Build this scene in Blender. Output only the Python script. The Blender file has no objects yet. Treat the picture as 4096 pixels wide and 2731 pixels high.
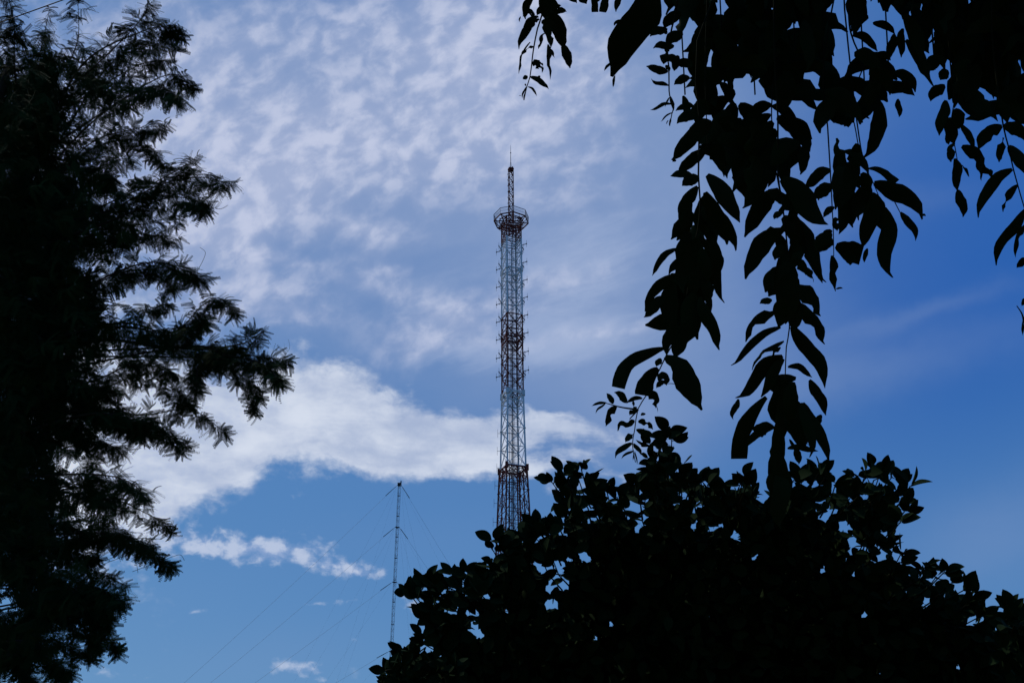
import bpy, math, random
import numpy as np
from mathutils import Vector, Matrix
S = bpy.context.scene
COL = S.collection
rad = math.radians

# ------------------------------------------------------------------ camera
FPX = 3982.0; PITCH = rad(27.9); SROLL = -0.0077; EYE = Vector((0, 0, 1.6))
F = Vector((0, math.cos(PITCH), math.sin(PITCH)))
R0 = Vector((1, 0, 0)); U0 = Vector((0, -math.sin(PITCH), math.cos(PITCH)))
cr = math.sqrt(1 - SROLL**2)
R = R0*cr + U0*SROLL; U = U0*cr - R0*SROLL
cd = bpy.data.cameras.new('camera'); cam = bpy.data.objects.new('camera', cd)
COL.objects.link(cam); S.camera = cam
cd.lens = 35; cd.sensor_width = 36; cd.clip_end = 20000; cd.clip_start = 0.05
m = Matrix((R, U, -F)).transposed().to_4x4(); m.translation = EYE
cam.matrix_world = m

# ------------------------------------------------------------------ world
SUN_EL = rad(58); SUN_AZ = rad(-62)        # azimuth from +Y towards +X
w = bpy.data.worlds.new("World"); S.world = w; w.use_nodes = True
nt = w.node_tree; N = nt.nodes; L = nt.links
bg = N['Background']; bg.inputs[1].default_value = 0.15
def nd(t, **k):
    n = N.new(t)
    for a, b in k.items(): setattr(n, a, b)
    return n
def put(n, i, v):
    if v is None: return
    if isinstance(v, bpy.types.NodeSocket): L.new(v, n.inputs[i])
    else: n.inputs[i].default_value = v
def M(op, a, b=None, c=None, clamp=False):
    n = nd('ShaderNodeMath', operation=op, use_clamp=clamp)
    put(n, 0, a); put(n, 1, b); put(n, 2, c)
    return n.outputs[0]
def V(op, a, b=None, sc=None):
    n = nd('ShaderNodeVectorMath', operation=op); put(n, 0, a); put(n, 1, b)
    if sc is not None: n.inputs['Scale'].default_value = sc
    return n.outputs['Value'] if op in ('DOT_PRODUCT', 'LENGTH') else n.outputs[0]
def ss(x, lo, hi):
    n = nd('ShaderNodeMapRange', interpolation_type='SMOOTHSTEP')
    put(n, 0, x); n.inputs[1].default_value = lo; n.inputs[2].default_value = hi
    return n.outputs[0]
def mix(f, a, b):
    n = nd('ShaderNodeMix', data_type='RGBA'); put(n, 0, f); put(n, 6, a); put(n, 7, b)
    return n.outputs[2]
def noise(vec, scale, detail=4, rough=.55, loc=(0, 0, 0), rot=0, sc=(1, 1, 1), dist=0):
    mp = nd('ShaderNodeMapping', vector_type='TEXTURE'); put(mp, 0, vec)
    mp.inputs[1].default_value = loc; mp.inputs[2].default_value = (0, 0, rot); mp.inputs[3].default_value = sc
    n = nd('ShaderNodeTexNoise'); L.new(mp.outputs[0], n.inputs['Vector'])
    n.inputs['Scale'].default_value = scale; n.inputs['Detail'].default_value = detail
    n.inputs['Roughness'].default_value = rough; n.inputs['Distortion'].default_value = dist
    return n
def lin(*c):
    return tuple(10*(((v/255+.055)/1.055)**2.4 if v > 10 else v/3294.6) for v in c) + (1,)
tc = nd('ShaderNodeTexCoord').outputs['Generated']
# the cloud deck is a fixed pattern on the sky, addressed on the plane tangent to the sky above the tower
SKF = Vector((0, math.cos(rad(27.9)), math.sin(rad(27.9)))); SKR = Vector((1, -.0036, -.0068)).normalized()
SKU = SKR.cross(SKF)
dz = M('MAXIMUM', V('DOT_PRODUCT', tc, tuple(SKF)), .08)
cx = nd('ShaderNodeCombineXYZ')
L.new(M('DIVIDE', V('DOT_PRODUCT', tc, tuple(SKR)), dz), cx.inputs[0])
L.new(M('DIVIDE', V('DOT_PRODUCT', tc, tuple(SKU)), dz), cx.inputs[1])
P0 = cx.outputs[0]
wn = noise(P0, 9, 5, .6)
wv = V('SUBTRACT', wn.outputs['Color'], (.5, .5, .5))
PW = V('ADD', P0, V('SCALE', wv, sc=.055))
PW2 = V('ADD', P0, V('SCALE', wv, sc=.03))
LAST = [None]
def blobs(vec, lst, bias=0):
    acc = None; v0 = vec
    for i_, (x, y, rx, ry, ang, amp) in enumerate(lst):
        if i_ % 5 == 0 and LAST[0] is not None:      # keeps the node evaluation in order (the shader stack is small)
            n = nd('ShaderNodeVectorMath', operation='MULTIPLY_ADD'); L.new(LAST[0], n.inputs[0]); n.inputs[1].default_value = (1e-9,)*3
            L.new(v0, n.inputs[2]); vec = n.outputs[0]
        mp = nd('ShaderNodeMapping', vector_type='TEXTURE'); L.new(vec, mp.inputs[0])
        mp.inputs[1].default_value = ((x-2048)/FPX, (1365-y)/FPX, 0)
        mp.inputs[2].default_value = (0, 0, rad(ang)); mp.inputs[3].default_value = (rx/FPX, ry/FPX, 1e6)
        e = M('EXPONENT', M('MULTIPLY', V('DOT_PRODUCT', mp.outputs[0], mp.outputs[0]), -1))
        acc = M('MULTIPLY_ADD', e, amp, acc if acc is not None else bias); LAST[0] = acc
    return acc
sky = nd('ShaderNodeTexSky', sky_type='NISHITA', sun_disc=False)
sky.sun_elevation = SUN_EL; sky.sun_rotation = SUN_AZ
sky.air_density = 1; sky.dust_density = .3; sky.ozone_density = 3
sp = nd('ShaderNodeSeparateColor'); L.new(sky.outputs[0], sp.inputs[0])
cc = nd('ShaderNodeCombineColor')
for i, (e, k) in enumerate(((.8, .47), (.55, 1.15), (.28, 3.05))):
    L.new(M('MULTIPLY', M('POWER', sp.outputs[i], e), k), cc.inputs[i])
base = cc.outputs[0]
# deeper blue away from the sun side
deep = ss(blobs(P0, [(3900, 900, 1300, 900, 25, 1.0)]), 0, 1)
base = mix(M('MULTIPLY', deep, .95), base, lin(38, 94, 174))

# --- thin veil
vs = noise(P0, 5, 6, .6, rot=rad(14), sc=(2.6, 1, 1), dist=.4).outputs[0]
veil = blobs(PW, [(1500, 450, 1450, 650, 0, 1.0), (1500, 1000, 1200, 560, 0, .45), (2500, 1250, 600, 420, 10, .42),
                  (2480, 650, 460, 700, 0, .6), (1950, 1500, 700, 260, 0, .25), (2500, 1750, 380, 180, -8, .3),
                  (3350, 1500, 800, 110, 12, .26), (3950, 2150, 350, 180, 15, .36), (3300, 900, 500, 60, 12, .22), (3650, 1250, 400, 40, 14, .2), (2900, 1350, 500, 300, 0, .2),
                  (1700, 2150, 500, 130, 5, .10), (1050, 2640, 520, 110, 5, .12), (600, 2400, 700, 300, 0, .06)])
veil = M('MULTIPLY', veil, M('MULTIPLY_ADD', vs, 1.6, .2), clamp=True)
col = mix(M('MULTIPLY', veil, .92, clamp=True), base, lin(127, 152, 196))

wsm = blobs(PW2, [(2330, 1130, 330, 230, 20, .62), (2200, 1380, 420, 120, 8, .5), (1700, 1230, 260, 170, 30, .5), (1950, 1350, 300, 90, 15, .35), (2350, 880, 300, 160, 20, .35), (3500, 1560, 500, 60, 14, .2), (3250, 1330, 300, 40, 14, .22), (3900, 2080, 300, 60, 18, .25)])
wsn = noise(PW2, 19, 7, .62, rot=rad(17), sc=(5, 1, 1), dist=.3).outputs[0]
wsd = ss(M('MULTIPLY_ADD', wsn, 1.6, M('ADD', wsm, -1.0)), .05, .75)
col = mix(M('MULTIPLY', M('MULTIPLY', wsd, M('MULTIPLY', wsm, 3, clamp=True)), .62), col, lin(172, 188, 220))

# --- altocumulus field (upper left to centre)
am = blobs(PW2, [(1400, 480, 650, 330, 18, .8), (2060, 330, 330, 420, 30, .78), (900, 800, 420, 200, 22, .5), (650, 350, 420, 420, 0, .42),
                (1000, 760, 560, 90, 20, .3), (930, 930, 300, 60, 25, .4), (1150, 150, 520, 150, 10, .16), (1750, 620, 420, 120, 10, .3), (2130, 60, 160, 160, 0, .3),
                (1850, 50, 450, 180, 0, .25), (300, 600, 500, 600, 0, .5),
                (1450, 930, 150, 45, -12, .62), (1060, 1130, 190, 60, -8, .75), (1200, 1060, 200, 30, -15, .4), (980, 1020, 110, 45, 0, .6),
                (1040, 1230, 230, 55, -6, .65), (820, 1180, 150, 110, 0, .5), (1680, 1200, 300, 60, -25, .38), (1900, 1250, 420, 90, 10, .26), (1750, 1330, 300, 80, 25, .3),
                (2150, 1130, 350, 60, 14, .3), (2350, 1330, 300, 40, 8, .25), (1540, 1075, 90, 22, 0, .3)])
a1 = noise(P0, 10, 3, .5, rot=rad(20), sc=(1.8, 1, 1)).outputs[0]
a2 = noise(PW2, 42, 6, .52, rot=rad(26), sc=(1.35, 1, 1), dist=.15).outputs[0]
an = M('MULTIPLY_ADD', a1, 1.7, M('MULTIPLY_ADD', a2, 1.25, -1.42))
ad = ss(M('MULTIPLY_ADD', an, 1.0, am), -.3, 1.28)
acol = mix(ss(a2, .38, .66), lin(160, 175, 210), lin(196, 204, 229))
ad = M('MULTIPLY', ad, M('MULTIPLY', am, 4, clamp=True))
col = mix(M('MULTIPLY', ad, .93), col, acol)

# --- cumulus bank and the ragged cloudlets under it
cm = blobs(PW, [(1150, 1640, 420, 190, -8, 1.15), (700, 1760, 330, 200, 10, 1.1), (1550, 1750, 430, 110, -3, 1.0), (1380, 1540, 150, 100, -20, .35),
                (1900, 1720, 330, 75, 5, .66), (2120, 1690, 220, 45, -6, .3), (2200, 1790, 240, 80, -12, .34), (2350, 1860, 300, 50, -10, .38), (2300, 1760, 300, 50, -6, .36), (2450, 1770, 140, 25, -8, .22), (1600, 1840, 300, 45, -3, .35),
                (350, 1700, 350, 600, 0, .9), (500, 1930, 170, 130, 30, .8), (620, 2000, 80, 60, 0, .5), (780, 1880, 160, 70, 15, .5), (2020, 1850, 200, 50, 0, .35),
                (2250, 1950, 120, 40, 0, .3)])
streak = noise(PW2, 26, 5, .55, rot=rad(-1), sc=(5, 1, 1)).outputs[0]
sx_ = nd('ShaderNodeSeparateXYZ'); L.new(P0, sx_.inputs[0])
rightw = ss(sx_.outputs[0], -.14, .06)
cm = M('ADD', cm, M('MULTIPLY', M('MULTIPLY', rightw, M('MULTIPLY', cm, 2, clamp=True)), M('MULTIPLY_ADD', streak, 3.4, -1.75)))
c1 = noise(PW2, 30, 6, .6, rot=rad(-4), sc=(1.5, 1, 1)).outputs[0]
c2 = noise(PW2, 75, 4, .55, rot=rad(-8), sc=(1.4, 1, 1)).outputs[0]
cd_ = ss(M('MULTIPLY_ADD', M('ADD', c2, -.5), .5, M('MULTIPLY_ADD', M('ADD', c1, -.5), 1.5, cm)), .2, .92)
ccol = mix(ss(M('MULTIPLY_ADD', streak, .7, M('MULTIPLY', c1, .5)), .42, .78), lin(168, 183, 213), lin(216, 224, 239))
cd_ = M('MULTIPLY', cd_, M('MULTIPLY', cm, 4, clamp=True))
col = mix(M('MULTIPLY', cd_, M('MULTIPLY_ADD', ss(sx_.outputs[0], -.02, .09), -.45, .97)), col, ccol)

sm = blobs(PW2, [(800, 2170, 210, 75, -14, .62), (1000, 2200, 160, 60, -10, .5), (1230, 2230, 200, 70, -16, .6), (1400, 2285, 180, 32, -4, .48), (640, 2110, 120, 60, 0, .45),
                 (690, 2020, 90, 40, 0, .3), (420, 2245, 130, 26, -3, .6), (1140, 1960, 50, 30, -20, .3), (1160, 1990, 30, 20, -20, .3),
                 (1250, 2418, 170, 14, 3, .42), (1600, 2420, 130, 40, -15, .48), (1110, 2660, 120, 30, -5, .55), (1230, 2690, 150, 45, 0, .38),
                 (750, 2435, 70, 10, 4, .4), (460, 2430, 60, 10, 3, .5), (450, 2690, 200, 24, -3, .35), (1350, 2560, 120, 14, 0, .22), (1650, 2640, 100, 40, 0, .3)])
sd = ss(M('MULTIPLY_ADD', M('ADD', M('MULTIPLY_ADD', c2, .9, M('MULTIPLY', c1, .7)), -.83), 1.9, sm), .22, 1.0)
sd = M('MULTIPLY', sd, M('MULTIPLY', sm, 3.5, clamp=True))
col = mix(M('MULTIPLY', sd, .8), col, mix(ss(c2, .4, .6), lin(150, 172, 212), lin(196, 207, 230)))
# low sky away from the picture stays plain
L.new(col, bg.inputs[0])

# ------------------------------------------------------------------ sun, exposure
sl = bpy.data.lights.new('sun', 'SUN'); sl.energy = 2.0; sl.angle = rad(.5); sl.color = (1, .95, .88)
so = bpy.data.objects.new('sun', sl); COL.objects.link(so)
sd_ = Vector((math.sin(SUN_AZ)*math.cos(SUN_EL), math.cos(SUN_AZ)*math.cos(SUN_EL), math.sin(SUN_EL)))
so.rotation_euler = sd_.to_track_quat('Z', 'Y').to_euler(); so.location = (0, 0, 60)
w.cycles.sampling_method = 'MANUAL'; w.cycles.sample_map_resolution = 256
S.view_settings.view_transform = 'Standard'; S.view_settings.look = 'None'; S.view_settings.exposure = -0.6

# ------------------------------------------------------------------ helpers
def ray(x, y):
    """unit-depth direction through a point of the 4096x2731 photograph"""
    return F + R*((x-2048)/FPX) + U*((1365.5-y)/FPX)
def P(x, y, d):            # point at depth d (metres along the view axis)
    return EYE + ray(x, y)*d
def tag(o, label=None, cat=None, group=None, kind=None):
    if label: o['label'] = label
    if cat: o['category'] = cat
    if group: o['group'] = group
    if kind: o['kind'] = kind
    return o
def mat(name, c, rough=.7, metal=0, spec=.2, var=.25, vscale=3, c2=None, bump=0):
    ma = bpy.data.materials.new(name); ma.use_nodes = True
    t = ma.node_tree; b = t.nodes['Principled BSDF']
    b.inputs['Roughness'].default_value = rough; b.inputs['Metallic'].default_value = metal
    b.inputs['Specular IOR Level'].default_value = spec
    tcn = t.nodes.new('ShaderNodeTexCoord'); n = t.nodes.new('ShaderNodeTexNoise'); n.inputs['Scale'].default_value = vscale
    n.inputs['Detail'].default_value = 5
    t.links.new(tcn.outputs['Object'], n.inputs[0])
    r = t.nodes.new('ShaderNodeValToRGB'); t.links.new(n.outputs[0], r.inputs[0])
    c2 = c2 or tuple(v*(1-var) for v in c)
    r.color_ramp.elements[0].position = .35; r.color_ramp.elements[1].position = .65
    r.color_ramp.elements[0].color = (*c2, 1); r.color_ramp.elements[1].color = (*c, 1)
    t.links.new(r.outputs[0], b.inputs['Base Color'])
    if bump:
        bn = t.nodes.new('ShaderNodeBump'); bn.inputs['Strength'].default_value = bump
        t.links.new(n.outputs[0], bn.inputs['Height']); t.links.new(bn.outputs[0], b.inputs['Normal'])
    return ma
class MB:
    def __init__(s): s.v = []; s.f = []; s.n = 0
    def add(s, v, f):
        v = np.asarray(v, dtype=np.float32).reshape(-1, 3)
        s.f += [tuple(i+s.n for i in q) for q in f]; s.v.append(v); s.n += len(v)
    def bar(s, a, b, w, h=None, up=None):
        a = Vector(a); b = Vector(b); h = h or w
        d = (b-a).normalized(); u = up or (Vector((0, 0, 1)) if abs(d.z) < .95 else Vector((1, 0, 0)))
        x = d.cross(u).normalized(); y = x.cross(d)
        vs = [p + x*sx*w/2 + y*sy*h/2 for p in (a, b) for sx, sy in ((-1, -1), (1, -1), (1, 1), (-1, 1))]
        s.add(vs, [(3, 2, 1, 0), (4, 5, 6, 7), (0, 1, 5, 4), (1, 2, 6, 5), (2, 3, 7, 6), (3, 0, 4, 7)])
    def tube(s, pts, rs, k=6):
        pts = [Vector(p) for p in pts]
        if not hasattr(rs, '__len__'): rs = [rs]*len(pts)
        vs = []; n = len(pts); x = None
        for i, p in enumerate(pts):
            d = (pts[min(i+1, n-1)]-pts[max(i-1, 0)]).normalized()
            if x is None:
                x = d.cross(Vector((0, 0, 1)) if abs(d.z) < .9 else Vector((0, 1, 0))).normalized()
            else:
                x = (x - d*x.dot(d)).normalized()
            y = d.cross(x)
            for j in range(k):
                a = 2*math.pi*j/k
                vs.append(p + (x*math.cos(a)+y*math.sin(a))*rs[i])
        fs = [(i*k+j, i*k+(j+1) % k, (i+1)*k+(j+1) % k, (i+1)*k+j) for i in range(n-1) for j in range(k)]
        fs += [tuple(range(k-1, -1, -1)), tuple((n-1)*k+j for j in range(k))]
        s.add(vs, fs)
    def ball(s, c, r, sc=(1, 1, 1), k=10, q=6):
        c = Vector(c); vs = []; fs = []
        for i in range(q+1):
            t = math.pi*i/q
            for j in range(k):
                a = 2*math.pi*j/k
                vs.append(c+Vector((math.sin(t)*math.cos(a)*sc[0], math.sin(t)*math.sin(a)*sc[1], math.cos(t)*sc[2]))*r)
        for i in range(q):
            for j in range(k): fs.append((i*k+j, (i+1)*k+j, (i+1)*k+(j+1) % k, i*k+(j+1) % k))
        s.add(vs, fs)
    def build(s, name, m_, parent=None, smooth=False):
        v = np.concatenate(s.v)
        return mesh_obj(name, v, s.f, m_, parent, smooth)
def mesh_obj(name, v, faces, m_, parent=None, smooth=False):
    me = bpy.data.meshes.new(name)
    org = Vector((0, 0, 0))
    if parent is not None: org = parent.matrix_world.translation if not parent.parent else ORG[parent.name]
    v = np.asarray(v, dtype=np.float32) - np.array(org, dtype=np.float32)
    if isinstance(faces, np.ndarray):
        nf, k = faces.shape
        me.vertices.add(len(v)); me.vertices.foreach_set('co', v.ravel())
        me.loops.add(nf*k); me.loops.foreach_set('vertex_index', faces.ravel().astype(np.int32))
        me.polygons.add(nf); me.polygons.foreach_set('loop_start', np.arange(0, nf*k, k, dtype=np.int32))
        me.update(calc_edges=True)
    else:
        me.from_pydata(v.tolist(), [], faces); me.update()
    if smooth: me.polygons.foreach_set('use_smooth', [True]*len(me.polygons))
    me.materials.append(m_)
    o = bpy.data.objects.new(name, me); COL.objects.link(o)
    if parent is not None: o.parent = parent
    ORG[o.name] = org
    return o
ORG = {}
def empty(name, loc):
    o = bpy.data.objects.new(name, None); COL.objects.link(o); o.location = loc
    o.empty_display_size = .3
    o.matrix_world = Matrix.Translation(loc)
    return o

M_red = mat('red_oxide_paint', (.22, .045, .03), .7, var=.35, vscale=1.5)
M_white = mat('weathered_white_paint', (.84, .85, .86), .6, var=.2, vscale=1.5)
M_galv = mat('galvanised_steel', (.16, .16, .17), .5, .3, var=.3, vscale=2)
M_dark = mat('dark_steel', (.06, .06, .065), .6, .2)
M_cable = mat('black_cable_sheath', (.02, .02, .02), .6)

# ------------------------------------------------------------------ ground
M_grass = mat('rough_grass', (.045, .07, .02), .95, spec=.05, c2=(.06, .055, .03), vscale=.4)
gx = np.concatenate([np.linspace(-6000, -150, 14), np.linspace(-120, 120, 49), np.linspace(150, 6000, 14)])
gv = []; rng0 = np.random.default_rng(2)
for b_ in gx:
    for a_ in gx:
        r_ = math.hypot(a_, b_)
        gv.append((a_, b_, 0.0 if r_ < 8 else .12*math.sin(a_*.21)*math.cos(b_*.17)+.05*math.sin(a_*.9+b_*.7)-.05))
n_ = len(gx)
gf = [(j*n_+i, j*n_+i+1, (j+1)*n_+i+1, (j+1)*n_+i) for j in range(n_-1) for i in range(n_-1)]
g = mesh_obj('ground', gv, gf, M_grass, smooth=True); tag(g, kind='structure')

# ------------------------------------------------------------------ the big lattice tower
D1 = 164.0
d_ = ray(2050, 1560); k_ = D1/math.hypot(d_.x, d_.y)
TB = Vector((d_.x*k_, d_.y*k_, 0))
def HT(y, D=D1):    # height on the tower axis seen at photo row y
    return 1.6 + D*math.tan(PITCH + math.atan((1365.5-y)/FPX))
tower = empty('broadcast_tower', TB)
tag(tower, 'tall red and white lattice broadcast tower with a railed platform near its top', 'tower')
TH = math.atan2(43, 96)
view = Vector((TB.x, TB.y, 0)).normalized(); side = Vector((view.y, -view.x, 0))
def W(a, b, z): return TB + side*a + view*b + Vector((0, 0, z))
def corner(i, s, z):      # 0 near, 1 right, 2 far, 3 left ; s = side length
    h = s/math.sqrt(2); c_, s_ = math.cos(TH), math.sin(TH)
    a, b = [(-s_, -c_), (c_, -s_), (s_, c_), (-c_, s_)][i % 4]
    return W(a*h, b*h, z)
zP = HT(888); z_r1 = HT(951+14); z_w1 = HT(1256+12); z_r2 = HT(1561+12); z_w2 = HT(1857+14); zM = HT(676); zTip = HT(581)
def sideat(z):
    if z >= z_r2: return 3.0
    if z >= z_w2: return 3.0 + .42*(z_r2-z)/(z_r2-z_w2)
    return 3.72 + (z_w2-z)*.062
def section(z0, z1, panel, m_, legw, brw, midh=True, fine=0, eight=False):
    n = max(1, round((z1-z0)/panel)); hh = (z1-z0)/n
    for i in range(4):
        mb = MB(); ns = 4 if z1 < z_w2+1 else 2
        mb.bar(corner(i, sideat(z0+.001), z0), corner(i, sideat(z1-.001), z1), legw, up=view)
        for q in range(1, n):      # flange plates on the leg
            z = z0+q*hh
            if q % 2 == 0: mb.bar(corner(i, sideat(z), z-.06), corner(i, sideat(z), z+.06), legw*1.55, up=view)
        mb.build('leg', m_, tower)
        f = MB()
        for q in range(n):
            a, b = z0+q*hh, z0+(q+1)*hh; sa, sb = sideat(a+.001), sideat(b-.001); sm_ = (sa+sb)/2; zc = (a+b)/2
            A, B = corner(i, sa, a), corner(i+1, sa, a); Cc, Dd = corner(i, sb, b), corner(i+1, sb, b)
            if eight:
                mid0, mid1 = (A+B)/2, (Cc+Dd)/2
                f.bar(A, mid1, brw); f.bar(mid0, Cc, brw*.8); f.bar(B, mid1, brw); f.bar(mid0, Dd, brw*.8)
                e, g_ = corner(i, sm_, zc), corner(i+1, sm_, zc)
                f.bar(e, g_, brw*.9)
            else:
                f.bar(A, Dd, brw); f.bar(B, Cc, brw*.6)
                if midh: f.bar(corner(i, sm_, zc), corner(i+1, sm_, zc), brw*.6)
                if fine:
                    for t in (.25, .75):
                        z = a+(b-a)*t; f.bar(corner(i, sm_, z), corner(i+1, sm_, z), .035)
                    for t in (.3, .7):
                        f.bar(A.lerp(B, t), Cc.lerp(Dd, t), .04)
            f.bar(A, B, brw)
        f.bar(corner(i, sideat(z1-.001), z1-.02), corner(i+1, sideat(z1-.001), z1-.02), brw*1.3)
        f.build('bracing', m_, tower)
        if eight:
            g2 = MB(); a = (corner(i, sideat(z0), z0)+corner(i+1, sideat(z0), z0))/2; b = (corner(i, sideat(z1-.01), z1)+corner(i+1, sideat(z1-.01), z1))/2
            g2.bar(a, b, legw*.8, up=view); g2.build('leg', m_, tower)
section(0.0, z_w2-.15, 4.3, M_red, .28, .09, eight=True)
section(z_w2, z_r2, 3.25, M_white, .30, .12, midh=False)
section(z_r2, z_w1, 3.25, M_red, .26, .12, fine=1)
section(z_w1, z_r1, 3.25, M_white, .30, .11, fine=1)
section(z_r1, zP+.3, 2.6, M_red, .22, .09)
# heavy collars where sections are spliced
for z, m_ in ((z_w2-.3, M_red), (z_r2-.35, M_white), (HT(1350), M_red), (HT(1085), M_white)):
    q_ = .6 if m_ is M_red and z > z_w2 else .8 if z > z_r2 else 1
    c_ = MB()
    for i in range(4):
        s_ = sideat(z)+.1
        c_.bar(corner(i, s_, z), corner(i+1, s_, z), .22*q_, .14); c_.bar(corner(i, s_, z-.5), corner(i, s_, z+.55), .5*q_, up=view)
        c_.bar(corner(i, s_, z-1.6), corner(i+1, s_, z-1.6), .14); c_.bar(corner(i, s_, z-1.5), corner(i, s_, z).lerp(corner(i+1, s_, z), .28), .18)
        c_.bar(corner(i+1, s_, z-1.5), corner(i, s_, z).lerp(corner(i+1, s_, z), .72), .18)
        c_.bar(corner(i, s_, z), corner(i+2, s_, z), .12)
    c_.build('splice_collar', m_, tower)
# close rows of louvres under the platform
lv = MB(); z = HT(975)
while z < zP-.2:
    for i in range(4):
        lv.bar(corner(i, 3.12, z), corner(i+1, 3.12, z), .10, .11)
    z += .56
lv.build('louvre_rows', M_red, tower)
# ladder, cable run and inner cage
lad = MB(); lx, ly = .55, .45
for s_ in (-.28, .28): lad.bar(W(lx+s_, ly, .3), W(lx+s_, ly, zP), .06)
z = .5
while z < zP:
    lad.bar(W(lx-.28, ly, z), W(lx+.28, ly, z), .04); z += .42
lad.build('ladder', M_galv, tower)
cg = MB()
for q in range(6):
    a = math.pi*(q/5)
    cg.bar(W(lx+.45*math.cos(a), ly-.75*math.sin(a), 3), W(lx+.45*math.cos(a), ly-.75*math.sin(a), zP), .03)
z = 3
while z < zP:
    pr = None
    for q in range(6):
        a = math.pi*(q/5); p = W(lx+.45*math.cos(a), ly-.75*math.sin(a), z)
        if pr: cg.bar(pr, p, .035)
        pr = p
    z += 1.25
cg.build('ladder_cage', M_galv, tower)
cb = MB(); rr = random.Random(4)
for q in range(8):
    x0 = -.62+q*.1; zt = zP-rr.uniform(0, 30)
    cb.bar(W(x0, .2+.05*(q % 2), .3), W(x0+rr.uniform(-.1, .1), .2, zt), rr.choice((.05, .07, .1)))
cb.build('feeder_cables', M_dark, tower)
# platform
PR = 3.45
def oc(q, r, z):
    a = rad(188-45*q); return W(r*math.cos(a), r*math.sin(a), z)
zf = zP
pf = MB()
for q in range(8):
    pf.bar(oc(q, PR, zf), oc(q+1, PR, zf), .17, .2)
    pf.bar(oc(q, PR*.72, zf), oc(q+1, PR*.72, zf), .14)
    pf.bar(oc(q, PR, zf), oc(q, 1.7, zf), .14)
    pf.bar(oc(q, PR, zf-.05), oc(q, 2.05, zf-1.7), .11)
for q in (-1.6, -.8, 0, .8, 1.6):
    pf.bar(W(q, -2.4, zf-.12), W(q, 2.4, zf-.12), .12); pf.bar(W(-2.4, q, zf-.25), W(2.4, q, zf-.25), .12)
pf.build('platform_frame', M_red, tower)
rl = MB(); ZR = 1.45
for q in range(8):
    a, b = oc(q, PR, zf), oc(q+1, PR, zf); a2, b2 = oc(q, PR+.05, zf+ZR), oc(q+1, PR+.05, zf+ZR)
    rl.bar(a2, b2, .075); rl.bar(a.lerp(a2, .5), b.lerp(b2, .5), .03); rl.bar(a, a2, .07)
    for t in range(1, 12):
        rl.bar(a.lerp(b, t/12), a2.lerp(b2, t/12), .032)
rl.build('railing', M_dark, tower)
# upper mast, finial and lamp
def mc(i, s, z):
    h = s/math.sqrt(2); c_, s_ = math.cos(TH), math.sin(TH)
    a, b = [(-s_, -c_), (c_, -s_), (s_, c_), (-c_, s_)][i % 4]
    return W(a*h, b*h, z)
um = MB(); ms = .80; z0 = zP-3.2; n = round((zM-z0)/.92); hh = (zM-z0)/n
for i in range(4):
    um.bar(mc(i, ms, z0), mc(i, ms, zM), .15, up=view)
    for q in range(n):
        a, b = z0+q*hh, z0+(q+1)*hh
        if q % 2: um.bar(mc(i, ms, a), mc(i+1, ms, b), .085)
        else: um.bar(mc(i+1, ms, a), mc(i, ms, b), .085)
    um.bar(mc(i, ms, zM-.1), mc(i+1, ms, zM-.1), .3, .3); um.bar(mc(i, ms, zM-.5), mc(i+1, ms, zM-.5), .12)
um.bar(W(-.42, 0, zM+.05), W(.42, 0, zM+.05), .75, .12)
for q in range(9):
    z = zM-1.2-q*1.45; um.bar(mc(3, ms, z), mc(3, ms+.2, z), .2, .25)
um.build('upper_mast', M_red, tower)
fi = MB(); fi.tube([W(0, 0, zM), W(0, 0, HT(612)), W(0, 0, zTip)], [.075, .05, .018], 6)
for s_ in (-1, 1): fi.bar(W(.3*s_, 0, zM), W(0, 0, zM+2.1), .025)
fi.build('lightning_rod', M_dark, tower)
lp = MB(); lp.ball(W(0, 0, HT(612)), .13); lp.build('finial_ball', M_dark, tower)
lm = MB(); lm.tube([W(.36, -.1, zM+.05), W(.36, -.1, zM+.35)], .13, 8); lm.ball(W(.36, -.1, zM+.38), .14); lm.build('warning_lamp', M_dark, tower)
# dipole bays
dirA = Vector((-.86, .51)); dirB = Vector((-.28, -.96))
def dipole(base, d, arm, hl):
    mb = MB(); e = base + side*d[0]*arm + view*d[1]*arm
    mb.bar(base, e, .10); mb.bar(e-Vector((0, 0, hl/2)), e+Vector((0, 0, hl/2)), .045)
    mb.bar(e-side*.09, e+side*.09, .2, .2)
    mb.bar(base.lerp(e, .35)-Vector((0, 0, hl*.2)), base.lerp(e, .35)+Vector((0, 0, hl*.2)), .05)
    return mb
for y in (992, 1063, 1134, 1203, 1274, 1345, 1419, 1494):
    z = HT(y)
    for ci, d, arm in ((3, dirA, 1.15), (3, dirB, 1.7), (1, -dirA, 1.15), (1, -dirB, 1.5), (2, -dirA, 1.5)):
        dd = Vector(d)
        mb = dipole(corner(ci, 3.05, z), dd, arm, 1.6)
        mb.build('dipole_antenna', M_galv, tower)
for k, y in enumerate((1718, 1788, 1855, 1925, 1995, 2070)):
    z = HT(y)-.4; s_ = sideat(z)
    b = corner(3, s_, z); mb = MB(); e = b - side*(.62+.02*k) - view*.2
    mb.bar(b+side*(.9 if k < 3 else .2), e, .05); mb.bar(e-Vector((0, 0, .8)), e+Vector((0, 0, .8)), .045)
    mb.bar(b+side*.5-Vector((0, 0, .3)), b+side*.5+Vector((0, 0, .3)), .04)
    mb.build('dipole_antenna', M_dark, tower)

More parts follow.
